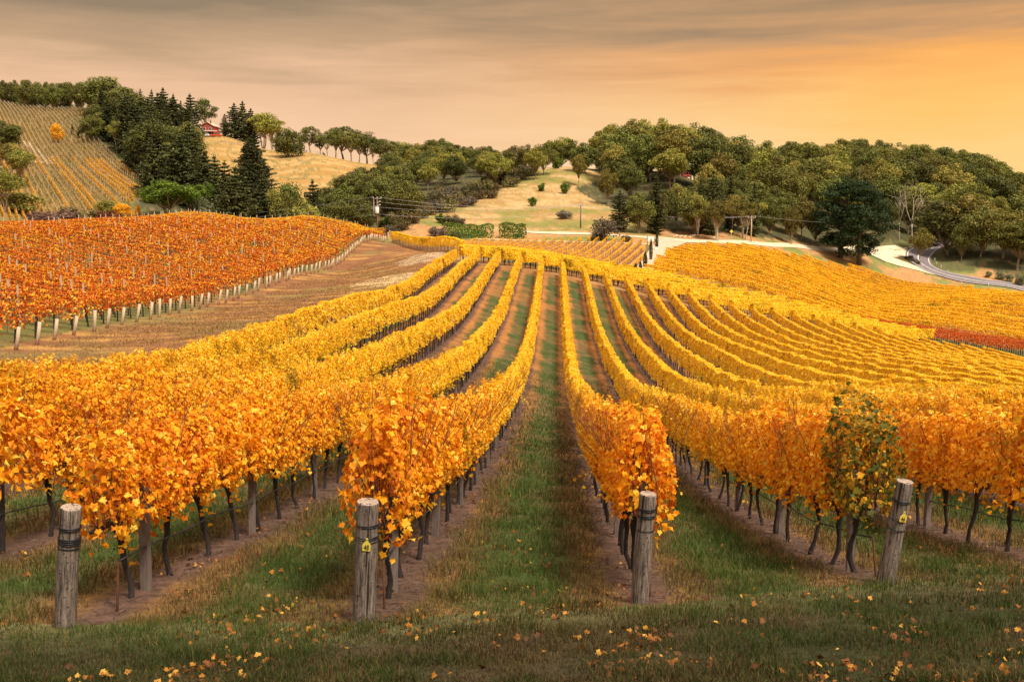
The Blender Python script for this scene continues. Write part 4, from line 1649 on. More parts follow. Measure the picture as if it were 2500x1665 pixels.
KIND = {
    'gum': [gum(300 + i, 14, 4.4 + .5 * (i % 3), .16 + .08 * (i % 2), 36, 190, .25, rcl=.33) for i in range(5)],
    'gumd': [gum(320 + i, 14, 5.0, .10, 46, 190, .26, rcl=.33, fol=M_GUMD) for i in range(4)],
    'gumo': [gum(340 + i, 15, 4.2, .26, 27, 170, .24, fol=M_GUMD, bark=M_BARKW, rcl=.33) for i in range(4)],
    'gumw': [gum(350 + i, 14, 4.4, .30, 28, 170, .24, forks=3, bark=M_BARKW) for i in range(3)],
    'pine': [pine(360 + i, 16, 4.0 + .3 * i, .05, 17, .27, .50 + .06 * i, per=66) for i in range(5)],
    'spire': [pine(370 + i, 16, 2.9, .05, 20, .24, .95) for i in range(3)],
    'bigp': [bigpine(380)],
    'round': [bush(390 + i, 8, 5, 26, 150, .26, M_GUMD) for i in range(2)],
    'roundl': [bush(395 + i, 8, 5, 26, 150, .26, M_GUM) for i in range(2)],
    'bright': [gum(400, 10, 4.7, .26, 34, 190, .24, 3, .30, M_BRIGHT, M_BARK, .26), ],
    'lime': [gum(404, 9, 2.6, .2, 20, 150, .22, 1, .36, M_BRIGHT, M_BARK, .16)],
    'scrub': [bush(410 + i, 2.6, 2.4, 12, 110, .17, M_SCRUB) for i in range(3)],
    'greyb': [bush(420 + i, 2.4, 2.6, 14, 120, .15, M_GREY) for i in range(2)],
    'green': [bush(425 + i, 3, 1.7, 12, 110, .17, M_HEDGE) for i in range(2)],
    'silver': [bush(430 + i, 3.4, 2.6, 16, 120, .17, M_SILVER) for i in range(2)],
    'ytree': [bush(440, 6, 3.0, 20, 120, .22, M_YTREE)],
    'rtree': [bush(444, 4, 3.2, 18, 120, .2, M_RTREE)],
    'purple': [bush(447, 4, 4.5, 20, 140, .2, M_PURPLE)],
    'cypress': [cypress(450)],
    'dead': [dead(460), dead(463)],
}
NOM = {'gum': 14, 'gumd': 14, 'gumo': 15, 'gumw': 14, 'pine': 16, 'spire': 16, 'bigp': 18, 'round': 8, 'roundl': 8, 'bright': 10, 'lime': 9, 'scrub': 2.6, 'greyb': 2.4, 'green': 3,
       'silver': 3.4, 'ytree': 6, 'rtree': 4, 'purple': 4, 'cypress': 6, 'dead': 14}
NAMES = {'gum': ('gum_tree', 'gum tree'), 'gumd': ('gum_tree', 'gum tree'), 'gumo': ('gum_tree', 'gum tree'), 'gumw': ('gum_tree', 'gum tree'), 'pine': ('pine_tree', 'pine tree'),
         'spire': ('pine_tree', 'pine tree'), 'bigp': ('pine_tree', 'pine tree'), 'round': ('round_tree', 'tree'), 'roundl': ('round_tree', 'tree'), 'bright': ('shade_tree', 'tree'),
         'lime': ('young_tree', 'tree'), 'scrub': ('scrub_bush', 'bush'), 'greyb': ('scrub_bush', 'bush'), 'green': ('bush', 'bush'), 'silver': ('bush', 'bush'), 'ytree': ('autumn_tree', 'tree'),
         'rtree': ('bush', 'bush'), 'purple': ('bush', 'bush'), 'cypress': ('cypress', 'tree'), 'dead': ('dead_tree', 'tree')}
HMIN = {'gum': 10, 'gumd': 10, 'gumo': 11, 'gumw': 10, 'pine': 15, 'spire': 13}
rng = np.random.default_rng(5)
NT_ = [0]


def plant_xyz(kind, p, h, label, group=None, w=1.0):
    i = NT_[0]
    NT_[0] += 1
    v = KIND[kind][i % len(KIND[kind])]
    s = h / NOM[kind]
    sw = s * w * (rng.uniform(.82, 1.25) if NAMES[kind][1] == 'gum tree' else rng.uniform(.9, 1.12))
    nm, cat = NAMES[kind]
    t = thing(nm, label, cat, (p[0], p[1], p[2] - .1), (0, 0, rng.uniform(0, 6.28)), group, (sw, sw, s))
    obj(v[1].name.split('.')[0], v[1], t)
    obj(v[0].name.split('.')[0], v[0], t)
    return t


def plant(kind, x, ytop, Y, label, group=None, w=1.0, fix=False):
    """x, ytop: overview pixels of the tree's top; Y: how far off it stands"""
    while True:        # step down the slope until the tree has its natural height
        top = unproj(x * K, ytop * K, Y)
        z = T(top[0], top[1])
        if fix or top[2] - z > HMIN.get(kind, 0) or Y < 225:
            break
        Y -= 2.0
    h = max(top[2] - z, .25 * NOM[kind])
    return plant_xyz(kind, (top[0], top[1], z), h, label, group, w)


def belt(items, desc, group, w=1.0):
    """several alike trees, told apart by their place in the belt"""
    items = sorted(items, key=lambda a: a[1])
    for i, it in enumerate(items):
        kind, x, yt, Y = it[:4]
        plant(kind, x, yt, Y, f"{desc}, {ordinal(i + 1)} from the left", group, it[4] if len(it) > 4 else w, len(it) > 5)


# skyline gums of the left hill
belt([('gumd', x, y, 432 + 8 * (i % 3), .8) for i, (x, y) in enumerate([(-15, 186), (6, 184), (30, 182), (58, 178), (82, 186), (106, 188), (122, 190), (140, 186), (160, 187), (182, 190), (203, 196), (222, 206)])],
     "dark gum tree on the ridge above the hillside vines", "gum trees along the left ridge")
belt([('round', x, 214 + (x > 120) * 12, 446) for x in (-18, 12, 40, 68, 98, 126, 154, 182)], "low dark tree under the crowns of the left ridge", "undergrowth on the left ridge", 1.1)
# pine plantation on the left slope
up = [('gumd', 215, 238, 418), ('pine', 246, 228, 412), ('pine', 283, 208, 405, .85), ('pine', 305, 222, 400), ('pine', 322, 205, 402, .8), ('pine', 348, 207, 398, .8), ('pine', 370, 214, 396, .8), ('spire', 398, 217, 394), ('spire', 415, 232, 390),
      ('spire', 432, 238, 388)]
belt(up, "dark pine on top of the wooded left slope", "pines on the left slope")
# views between the crowns that stay open: the red house, the dry paddock, the hillside vines
OPEN = [(470, 518, 276, 315), (500, 560, 318, 372), (622, 720, 350, 412), (715, 858, 358, 390), (60, 235, 255, 330), (252, 282, 300, 385), (900, 1300, 460, 525), (960, 1300, 440, 470), (1010, 1300, 426, 450), (1080, 1300, 412, 440), (1150, 1300, 400, 420)]


def blocks(x, y, h, rw):
    z = T(x, y)
    d = F / y / K
    cx = 1250 / K + x * d
    y1, y0 = (560 / K) - z * d, (560 / K) - (z + h) * d
    return any(a < cx + rw * d and b > cx - rw * d and c < y1 and e > y0 for a, b, c, e in OPEN)


def scatter(poly, gap, n, kinds, h0, h1, desc, group, w=1.0, bands=None):
    """trees filling a patch of ground, each told apart by its place in the patch"""
    P = np.array(poly)
    pts, tries = [], 0
    while len(pts) < n and tries < 9000:
        tries += 1
        x, y = rng.uniform(P[:, 0].min(), P[:, 0].max()), rng.uniform(P[:, 1].min(), P[:, 1].max())
        if inpoly(np.array([x]), np.array([y]), poly)[0] and not blocks(x, y, h1, 2.6) and all((x - a) ** 2 + (y - b) ** 2 > gap ** 2 for a, b in pts):
            pts.append((x, y))
    ys = sorted(p[1] for p in pts)
    names = bands or [""]
    cuts = [ys[min(len(ys) - 1, int(len(ys) * (i + 1) / len(names)))] for i in range(len(names))]
    cuts[-1] = 1e9
    lo = -1
    for nm, c in zip(names, cuts):
        sel = sorted((p for p in pts if lo <= p[1] < c), key=lambda p: p[0] / p[1])
        lo = c
        for i, (x, y) in enumerate(sel):
            plant_xyz(kinds[int(rng.integers(len(kinds)))], (x, y, T(x, y)), rng.uniform(h0, h1), f"{desc}{nm}, {ordinal(i + 1)} from the left", group, w)


scatter(pY((385, 256), (650, 258), (625, 292), (560, 312), (510, 335), (470, 385), (262, 422), (225, 392), (262, 352), (355, 300)), 6.2, 90, ['pine', 'pine', 'pine', 'pine', 'gumd', 'spire'], 11, 18,
        "dark pine ", "pines on the left slope", 1.3, ["low on the wooded left slope", "midway up the wooded left slope", "high on the wooded left slope"])
belt([('spire', 166, 288, 368, 1.3, 1), ('pine', 182, 305, 362, 1.2, 1), ('pine', 215, 300, 368, 1.2, 1), ('gumd', 205, 262, 395), ('gumd', 238, 258, 388)], "dark tree on the right edge of the hillside vines", "trees edging the hillside vines")
scatter(pY((880, 262), (960, 246), (1060, 272), (1160, 312), (1250, 352), (1100, 392), (1000, 368), (930, 330), (880, 292)), 7.5, 34, ['gumd', 'gumd', 'gum'], 7, 10.5,
        "dark gum tree ", "gum trees in the gully", 1.0, ["in the near gully left of the knoll", "deep in the gully left of the knoll"])
plant('gumw', 265, 272, 338, "lone gum with a long pale trunk in front of the pines", None, .95)
plant('ytree', 130, 278, 352, "small bright yellow tree among the hillside vines", None, .75)
plant('gumo', 468, 224, 412, "tall pale limbed gum tree beside the red house", None, .95, True)
belt([('pine', 516, 262, 410, 1.1, 1), ('pine', 538, 238, 408, 1.2, 1), ('pine', 557, 233, 408, 1.15, 1), ('pine', 576, 250, 406, 1.1, 1)], "dark pine behind the paddock, right of the red house", "pines beside the house")
belt([('gumw', 602, 256, 404, 1.1, 1), ('gumw', 624, 266, 402, 1.1, 1)], "gum tree with slim pink trunk right of the house pines", "gums beside the house pines")
plant('spire', 640, 276, 415, "thin ragged pine tip behind the gums near the house")
plant('round', 662, 290, 366, "broad dark tree standing alone in the dry paddock", None, .95)
belt([('gumo', x, y, 392 + 5 * (i % 3), (1.25, 1.05, 1.45)[i % 3], 1) for i, (x, y) in enumerate([(692, 300), (712, 288), (735, 306), (752, 300), (770, 296), (788, 288), (806, 296), (824, 300), (842, 302), (858, 312), (876, 314), (900, 322)])],
     "pale trunked gum tree on the ridge behind the dry paddock", "gum trees behind the paddock")
belt([('gum', x, y, 440 + 8 * (i % 3)) for i, (x, y) in enumerate([(925, 326), (948, 325), (968, 330), (990, 322), (1010, 326), (1034, 328), (1055, 340), (1078, 345), (1100, 350)])],
     "distant gum tree on the central skyline", "gum trees on the central skyline")
belt([('gum', x, y, 372 + 7 * (i % 3)) for i, (x, y) in enumerate([(1120, 345), (1142, 348), (1165, 340), (1186, 332), (1208, 330), (1230, 336), (1252, 328), (1272, 318), (1293, 312), (1316, 318)])],
     "gum tree along the crest of the golden knoll", "gum trees behind the knoll")
belt([('gumd', x, y, Y, 1.15, 1) for x, y, Y in [(905, 372, 355), (930, 378, 345), (955, 368, 352), (982, 375, 350), (1005, 380, 345), (1030, 372, 352), (1055, 368, 362), (1080, 366, 368), (1105, 362, 372), (885, 380, 350), (860, 384, 345), (1015, 360, 385), (960, 352, 395), (925, 350, 395), (1060, 352, 395)]],
     "dark gum tree in the gully left of the golden knoll", "gum trees in the gully")
belt([('pine', x, y, Y, w_) for x, y, Y, w_ in [(492, 358, 304, 1.1), (515, 372, 300, 1.1), (540, 384, 296, 1.1), (566, 396, 290, 1.1), (604, 402, 285, 1.0), (470, 350, 310, 1.3), (555, 420, 270, 1.3), (598, 425, 262, 1.3), (525, 410, 275, 1.3)]],
     "dark pine on the lower edge of the dry paddock", "pines below the paddock")
plant('pine', 585, 318, 318, "tall dark pine standing out against the dry paddock", None, 1.1)
belt([('gumd', x, y, Y, 1.1) for x, y, Y in [(800, 392, 300), (830, 382, 305), (858, 388, 308), (880, 402, 300), (910, 410, 296), (935, 415, 292), (760, 424, 275), (790, 420, 268), (820, 440, 258), (842, 470, 248), (735, 440, 272), (775, 455, 250)]],
     "big dark gum tree in the hollow left of the transformer pole", "gum trees in the hollow")
# trees behind the orange rise
plant('gumd', 12, 276, 330, "dark gum tree at the left edge of the hillside vines", None, 1.3)
belt([('gumw', -12, 318, 300, 1.1), ('gumw', 22, 322, 300, 1.1), ('gumw', 45, 340, 296)], "gum tree with white forked trunks beside the hillside vines", "white trunked gums", 1.5)
plant('gumw', 2, 385, 275, "pale green gum tree below the white trunked gums", None, 1.5)
plant('roundl', 52, 440, 236, "round bushy tree at the foot of the hillside vines", None, 2.1)
plant('roundl', 10, 448, 240, "smaller olive bush left of the round bushy tree", None, 1.8)
plant('purple', 125, 482, 226, "bare purple brown bush beside the round bushy tree", None, 1.7)
plant('purple', 92, 488, 225, "low bare bush between round tree and purple bush", None, 1.0)
plant('scrub', 188, 474, 232, "olive bush right of the bare purple bush", None, 1.5)
plant('roundl', 245, 456, 238, "grey green tree behind the dark red shrub", None, 1.3)
plant('rtree', 240, 484, 226, "dark red shrub among the trees behind the orange vines", None, 1.25)
plant('ytree', 284, 462, 230, "rounded golden autumn tree right of the dark red shrub", None, 1.3)
plant('ytree', 316, 468, 232, "small thin yellow tree beside the bright green tree", None, .5)
plant('bright', 388, 411, 232, "spreading bright green tree with pale forked trunks", None, 1.4)
plant('round', 345, 430, 250, "dark bush behind the left side of the bright green tree", None, 1.1)
belt([('lime', 437, 424, 240, .9), ('lime', 458, 422, 240, .9), ('lime', 482, 420, 242, .9)], "lime green young tree right of the spreading green tree", "lime green young trees")
plant('silver', 470, 452, 235, "grey green feathery bush below the lime trees", None, .8)
belt([('roundl', 525, 458, 240, 1.1), ('roundl', 562, 448, 244, 1.2), ('roundl', 590, 452, 246, 1.0)], "olive rounded tree at the foot of the pines", "olive trees below the pines")
belt([('gum', 625, 428, 244, .75), ('gum', 652, 440, 242, .6), ('gum', 678, 446, 240, .6), ('gum', 700, 455, 240, .7)], "young pale green gum behind the crest of the orange vines", "young gums")
plant('round', 658, 412, 268, "dark round tree at the foot of the dry paddock", None, .8)
plant('pine', 718, 415, 275, "dark pine right of the dry paddock foot", None, 1.1)
# scrub on the knoll's left flank
sc = []
for i in range(72):
    f = rng.random()
    x = 905 + 320 * f + rng.normal() * 18
    yb = 515 - 118 * f + rng.normal() * (16 - 8 * f)
    p = ov(x, yb, 215)
    sc.append((p, 'scrub' if rng.random() < .75 else 'greyb'))
sc.sort(key=lambda a: a[0][0])
for i, (p, kd) in enumerate(sc):
    plant_xyz(kd, p, rng.uniform(1.8, 3.8), f"low scrub bush on the left flank of the knoll, {ordinal(i + 1)} from the left", "scrub on the knoll flank", 1.15)
for x, yb, h, kd, lb in [(1300, 446, 3.4, 'green', "rounded green bush high on the golden knoll"), (1246, 440, 2.6, 'green', "small green sapling left of the rounded bush on the knoll"), (1223, 474, 2.6, 'green', "yellow green bush in the middle of the knoll slope"),
                         (1282, 388, 4.6, 'green', "yellow green conical bush on top of the knoll"), (1297, 504, 2.4, 'greyb', "grey brown bush low on the right of the knoll"), (1012, 514, 2.6, 'green', "thin upright bush at the foot of the knoll"),
                         (1037, 517, 2.4, 'scrub', "dark olive bush right of the thin upright bush"), (1058, 520, 1.8, 'greyb', "grey low bush at the foot of the knoll"), (1005, 545, 2.4, 'greyb', "dark grey bush beside the pale track bank"), (1392, 552, 4.2, 'greyb', "large bare grey bush beside the gravel road"), (1045, 548, 1.8, 'greyb', "low grey bush left of the clipped hedge"),
                         (1440, 556, 1.5, 'scrub', "olive low bush between the dirt track and gravel road"), (1365, 558, 1.2, 'scrub', "small rusty bush under the gravel road")]:
    p = ov(x, yb, 205)
    plant_xyz(kd, p, h, lb, None, 1.0)
for x, lb in ((886, "yellow green weeping bush left of the transformer pole foot"), (908, "golden weeping bush right of the transformer pole foot")):
    plant('green', x + (8 if x > 900 else -2), 492, 228, lb, None, .8)

# right of the knoll
belt([('gumd', x, y, Y, 1.0) for x, y, Y in [(1345, 326, 340), (1372, 322, 345), (1400, 320, 350), (1425, 326, 345), (1448, 330, 350), (1465, 345, 345), (1395, 345, 325), (1425, 352, 322), (1450, 372, 318)]],
     "big dark gum tree right of the top of the knoll", "gum trees right of the knoll")
plant('gum', 1330, 350, 308, "pale olive gum standing forward on the knoll's right shoulder", None, .75)
plant('gum', 1398, 384, 300, "slender gum on the bare bank right of the knoll", None, .75)
belt([('gumo', 1480, 322, 372), ('gumo', 1497, 330, 366), ('gumo', 1515, 318, 360)], "open gum tree on the skyline left of the wooded hill", "gums on the notch skyline")
belt([('pine', 1425, 438, 262, 1.3), ('gumd', 1470, 440, 262, .8), ('gumd', 1505, 432, 262, .8)], "dark bushy tree in front of the bare bank", "bushy trees on the bank")
plant('spire', 1510, 405, 285, "dark narrow conifer below the white roofed house", None, 1.2)
plant('gum', 1556, 421, 240, "rounded gum with a stout orange trunk beside the junction", None, 1.05)
belt([('gumw', x, y, Y, .75) for x, y, Y in [(1605, 442, 240), (1632, 440, 244), (1652, 452, 242), (1685, 440, 246), (1712, 452, 248), (1735, 446, 250)]], "slim multi stemmed gum at the roadside edge of the wood", "roadside gums")
belt([('gumd', x, y, Y, .9) for x, y, Y in [(1585, 425, 262), (1618, 408, 268), (1650, 402, 272), (1685, 400, 275), (1718, 408, 275), (1750, 412, 270), (1780, 425, 266), (1812, 440, 262), (1535, 428, 262), (1600, 440, 256), (1700, 436, 262), (1770, 450, 258)]],
     "dark gum tree in the second rank behind the roadside", "gum trees behind the roadside")
belt([('spire', 1612, 410, 290), ('spire', 1680, 408, 285, 1.1), ('spire', 1735, 420, 280), ('pine', 1640, 392, 292)], "yellow green pine inside the wood behind the roadside", "pines inside the wood")
belt([('gum', 1845, 446, 262, .9), ('gum', 1822, 470, 258, .7), ('gumd', 1876, 470, 262, .7)], "olive gum close left of the huge dark pine", "gums by the huge pine")
plant('bigp', 1962, 414, 252, "huge dark spreading pine with two trunks at the field edge", None, .98)
belt([('dead', 2072, 436, 300, .8), ('dead', 2102, 426, 300, .9)], "bare white dead gum tree right of the huge pine", "dead white trees")
belt([('gum', 2120, 520, 285, 1.0), ('gumd', 2185, 452, 284, 1.15), ('gum', 2235, 440, 282, 1.2), ('gumd', 2262, 468, 274, 1.1), ('gum', 2310, 478, 272, 1.1), ('gum', 2345, 500, 262, 1.1), ('gum', 2150, 490, 300, 1.0), ('gumd', 2215, 505, 274, .8), ('gum', 2380, 480, 270, 1.2)],
     "large gum tree overhanging the bend of the bitumen road", "gum trees above the road bend")
belt([('silver', 2272, 622, 254, .8), ('silver', 2300, 622, 252, .9), ('silver', 2322, 628, 250, .8), ('silver', 2346, 632, 247, .9)], "silvery bush on the far verge of the bitumen road", "silvery roadside bushes")


def forest():
    pts = []
    tries = 0
    poly = pY((1490, 300), (1700, 272), (1900, 272), (2100, 292), (2260, 318), (2330, 290), (2560, 268), (2620, 330), (2560, 500), (2380, 480), (2150, 455), (1900, 430), (1750, 395), (1480, 372))
    P = np.array(poly)
    while len(pts) < 215 and tries < 9000:
        tries += 1
        x, y = rng.uniform(P[:, 0].min(), P[:, 0].max()), rng.uniform(P[:, 1].min(), P[:, 1].max())
        if not inpoly(np.array([x]), np.array([y]), poly)[0]:
            continue
        if all((x - a) ** 2 + (y - b) ** 2 > 7.6 ** 2 for a, b, in pts):
            pts.append((x, y))
    pts.sort(key=lambda p: p[1])
    def spec(x, y):
        h = rng.uniform(10.5, 17.5) + (2 if x / y < .20 and y > 310 else 0)
        return ('gum' if rng.random() < .66 else 'gumd'), h
    bands = {}
    for x, y in pts[:130]:
        bands.setdefault(min(2, int((y - 265) // 45)), []).append((x, y))
    nm = ["lowest", "middle", "upper"]
    for b in sorted(bands):
        for i, (x, y) in enumerate(sorted(bands[b], key=lambda p: p[0] / p[1])):
            kd, h = spec(x, y)
            plant_xyz(kd, (x, y, T(x, y)), h, f"gum tree of the {nm[b]} belt on the wooded hill, {ordinal(i + 1)} from the left", "gum trees covering the right hill", 1.08)
    V, L, LS, MI, n = [], [], [], [], 0
    for x, y in pts[130:]:
        kd, h = spec(x, y)
        v = KIND[kd][int(rng.integers(len(KIND[kd])))]
        sc_ = h / NOM[kd]
        M = Matrix.Translation((x, y, T(x, y) - .1)) @ Matrix.Rotation(rng.uniform(0, 6.28), 4, 'Z') @ Matrix.Diagonal((sc_ * 1.08, sc_ * 1.08, sc_, 1))
        for me, mi in ((v[0], 0 if kd == 'gum' else 1), (v[1], 2)):
            co = np.empty(len(me.vertices) * 3, np.float32)
            me.vertices.foreach_get("co", co)
            co = co.reshape(-1, 3) @ np.array(M.to_3x3()).T + np.array(M.translation)
            li = np.empty(len(me.loops), np.int32)
            me.loops.foreach_get("vertex_index", li)
            ls = np.empty(len(me.polygons), np.int32)
            me.polygons.foreach_get("loop_start", ls)
            LS.append(ls + sum(len(q) for q in L)); L.append(li + n); V.append(co); MI.append(np.full(len(ls), mi, np.int32))
            n += len(co)
    me = bpy.data.meshes.new("forest")
    V, L, LS, MI = map(np.concatenate, (V, L, LS, MI))
    me.vertices.add(len(V)); me.vertices.foreach_set("co", V.astype(np.float32).ravel())
    me.loops.add(len(L)); me.loops.foreach_set("vertex_index", L.astype(np.int32))
    me.polygons.add(len(LS)); me.polygons.foreach_set("loop_start", LS.astype(np.int32)); me.polygons.foreach_set("material_index", MI)
    for m_ in (M_GUM, M_GUMD, M_BARK):
        me.materials.append(m_)
    me.update(calc_edges=True)
    tag(obj("forest", me), "far crowns of the gum forest along the top of the right hill", "forest", kind='stuff')


forest()
belt([('gumo', 1478, 318, 372, .8), ('gumo', 1560, 296, 350), ('gumo', 1590, 280, 345), ('gumo', 1625, 285, 350), ('gumo', 1660, 300, 350, .8), ('gumo', 1705, 308, 372), ('gumo', 1760, 322, 385), ('gumo', 1825, 322, 395), ('gumo', 1905, 326, 402), ('gumo', 1985, 316, 408), ('gumo', 2070, 326, 412), ('gumo', 2140, 342, 420),
      ('gumo', 2200, 362, 428), ('gumo', 2262, 384, 430), ('gumo', 2320, 405, 432)], "tall open gum breaking the skyline of the wooded hill", "tall gums on the skyline of the wooded hill")

for i, (x, y) in enumerate([(2086, 596), (2092, 601), (2100, 604), (2108, 609), (2094, 594)]):
    plant_xyz('scrub', ov(x, y, 150), rng.uniform(.7, 1.1), f"tuft of golden weeds on the island by the road bend, {('leftmost', 'second from the left', 'fourth from the left', 'rightmost', 'third from the left')[i]}", "weeds on the road island", 1.2)

# clipped hedges
def hedge(a, b, h, wd, label):
    mb = MB()
    a, b = np.array(a[:2]), np.array(b[:2])
    L = np.linalg.norm(b - a)
    n = int(L * 260)
    d = (b - a) / L
    nn = np.array([-d[1], d[0]])
    t = rng.uniform(0, L, n)
    face = rng.integers(0, 3, n)
    o = np.where(face == 0, -1, np.where(face == 1, 1, rng.uniform(-1, 1, n))) * wd / 2
    bulge = .8 + .4 * vnoise(t * .7, o * .5, 5)
    zz = np.where(face == 2, h, rng.uniform(0, h, n)) * bulge
    xy = a + d * t[:, None] + nn * (o * bulge)[:, None]
    mid = a + d * t[:, None]
    C = np.column_stack([xy, T(mid[:, 0], mid[:, 1]) + zz]) - np.array([*((a + b) / 2), 0])
    N = np.column_stack([nn * np.sign(o)[:, None] * (face < 2)[:, None], (face == 2) * 1.0 + .25]) + rng.normal(size=(n, 3)) * .4
    add_leaves(mb, C, N, rng.uniform(.12, .26, n), 0, False, .3)
    o_ = mb.build("hedge", M_HEDGE, None, (*((a + b) / 2), 0))
    tag(o_, label, "hedge", "clipped hedges by the track")


hedge(ov(1022, 545, 200), ov(1128, 546, 200), 2.7, 3.2, "longer clipped green hedge on the left beside the pale track")
hedge(ov(1150, 547, 200), ov(1208, 549, 200), 2.9, 3.2, "shorter clipped green hedge on the right beside the pale track")

# pencil cypresses along the drive
for x, yb, yt, lb in [(1509.5, 576, 530, "pencil cypress behind the small white sign"), (1496, 599, 549, "tallest pencil cypress under the big white sign"), (1483, 616, 578, "pencil cypress third along the drive from the junction"),
                      (1472, 632, 600, "small pencil cypress fourth along the drive"), (1461, 636, 605, "smallest pencil cypress at the bottom of the drive")]:
    p = ov(x, yb, 140)
    h = (yb - yt) * K / F * p[1]
    plant_xyz('cypress', p, h, lb, "pencil cypresses beside the drive", 1.15 * 6 / h * .6)

# ------------------------------------------------------------------ poles, wires, signs
def pole(px, Y, ytop, label, transformer=False, arm=True, wood=None):
    top = unproj(px * K, ytop * K, Y)
    z = T(top[0], top[1])
    h = top[2] - z
    t = thing("power_pole", label, "power pole", (top[0], top[1], z), (0, 0, 0), "power poles")
    m = MB()
    m.tube([(0, 0, -.5), (0, 0, h)], [.17, .12], 10)
    m.build("pole", wood or M_TRELLIS, t)
    heads = []
    if arm:
        m = MB()
        m.box((0, -.14, h - .35), (1.9, .1, .12))
        m.build("crossarm", M_STEEL, t)
        for sx in (-.85, 0, .85):
            i = MB()
            i.tube([(sx, -.14, h - .29), (sx, -.14, h - .14), (sx, -.14, h - .02)], [.05, .08, .04], 8)
            i.build("insulator", M_WHITE, t)
            heads.append((top[0] + sx, top[1] - .14, z + h))
    if transformer:
        m = MB()
        m.tube([(0, -.45, h - 3.6), (0, -.45, h - 3.5), (0, -.45, h - 2.35), (0, -.45, h - 2.25)], [.38, .42, .42, .36], 14)
        tr = m.build("transformer", M_WHITE, t)
        for sx in (-.2, .2):
            i = MB()
            i.tube([(sx, -.45, h - 2.25), (sx, -.45, h - 1.95)], [.06, .04], 8)
            i.build("bushing", M_WHITE, tr)
        for dz in (1.0, 1.7):
            i = MB()
            i.tube([(0, 0, h - dz - .35), (.5, -.1, h - dz)], .05, 6)
            i.tube([(.5, -.1, h - dz), (.75, -.1, h - dz)], [.1, .08], 8)
            i.build("bracket", M_WHITE, t)
        m = MB()
        m.box((-.75, 0, h - 2.4), (.16, .1, 3.6))
        m.box((-.35, 0, h - 4.15), (.9, .08, .1))
        m.build("cable_riser", M_STEEL, t)
        heads += [(top[0] + .6, top[1], z + h - 1.1), (top[0] + .1, top[1], z + h - 2.2), (top[0], top[1], z + h - 3.7)]
    return heads


h1 = pole(867, 218, 453, "tall power pole with a white transformer behind the vine crest", True, True, plain("stained_pole_wood", (.24, .13, .085), .85, .3, 8, .3, stretch=(4, 4, .5)))
h2 = pole(1335, 228, 470, "slim power pole in front of the golden knoll", False, True)
h3 = pole(1728, 236, 497, "pale power pole at the roadside edge of the wood", False, True, M_PALE)


def wire(a, b, sag, label):
    a, b = np.array(a), np.array(b)
    t = np.linspace(0, 1, 24)[:, None]
    P = a + (b - a) * t - np.array([0, 0, sag]) * (4 * t * (1 - t))
    m = MB()
    m.tube(P, .02, 5)
    tag(m.build("power_line", M_STEEL), label, "power line", "power lines")


left0 = unproj(690 * K, 492 * K, 235)
for i, (s, nm) in enumerate(zip((h1[0], h1[3], h1[4], h1[5]), ("topmost", "second", "third", "lowest"))):
    e = left0 + np.array([-25, 6, -.6 - i * .9])
    wire(s, e, .6, f"{nm} power wire running left from the transformer pole")
for i, (s, e, nm) in enumerate(((h1[1], h2[0], "topmost"), (h1[3], h2[1], "second"), (h1[4], h2[2], "third"), (h1[5], (h2[1][0], h2[1][1], h2[1][2] - 1.5), "lowest"))):
    wire(s, e, 1.3, f"{nm} power wire between transformer pole and the knoll pole")
wire(h2[0], h3[0], 1.4, "near power wire between the knoll pole and roadside pole")
wire(h2[2], h3[2], 1.6, "far power wire between the knoll pole and roadside pole")
wire(h3[2], unproj(2060 * K, 512 * K, 268), .8, "power wire leaving the roadside pole to the right")


def board(px, yb, yt, w, hgt, label, post_m, y0=140):
    p = ov(px, yb, y0)
    H = (yb - yt) * K / F * p[1]
    t = thing("sign", label, "sign", tuple(p))
    m = MB()
    m.box((0, .03, H - hgt / 2), (w, .05, hgt))
    m.build("panel", M_WHITE, t)
    for sx in ((-w / 2, w / 2) if w > 1 else (0,)):
        m = MB()
        m.box((sx * 1.06, .10, H / 2 - .1), (.12, .1, H + .25))
        m.build("leg", post_m, t)


board(1496, 566, 544, 1.35, 1.05, "large blank white sign on dark legs by the drive", M_BLACK)
board(1509, 579, 568, .55, .55, "small square white sign on one post by the drive", M_WHITE)
p = ov(1681, 552, 150)
t = thing("road_sign", "small yellow diamond road sign in front of the wood", "road sign", tuple(p))
m = MB(); m.box((0, .04, .9), (.10, .08, 2.2)); m.build("pole", M_PALE, t)
m = MB()
d = .42
m.add([[-d, -.02, 1.95], [0, -.02, 1.95 - d], [d, -.02, 1.95], [0, -.02, 1.95 + d], [-d, .02, 1.95], [0, .02, 1.95 - d], [d, .02, 1.95], [0, .02, 1.95 + d]],
      [[0, 1, 2, 3], [7, 6, 5, 4], [0, 4, 5, 1], [1, 5, 6, 2], [2, 6, 7, 3], [3, 7, 4, 0]])
m.build("panel", M_YELLOWP, t)

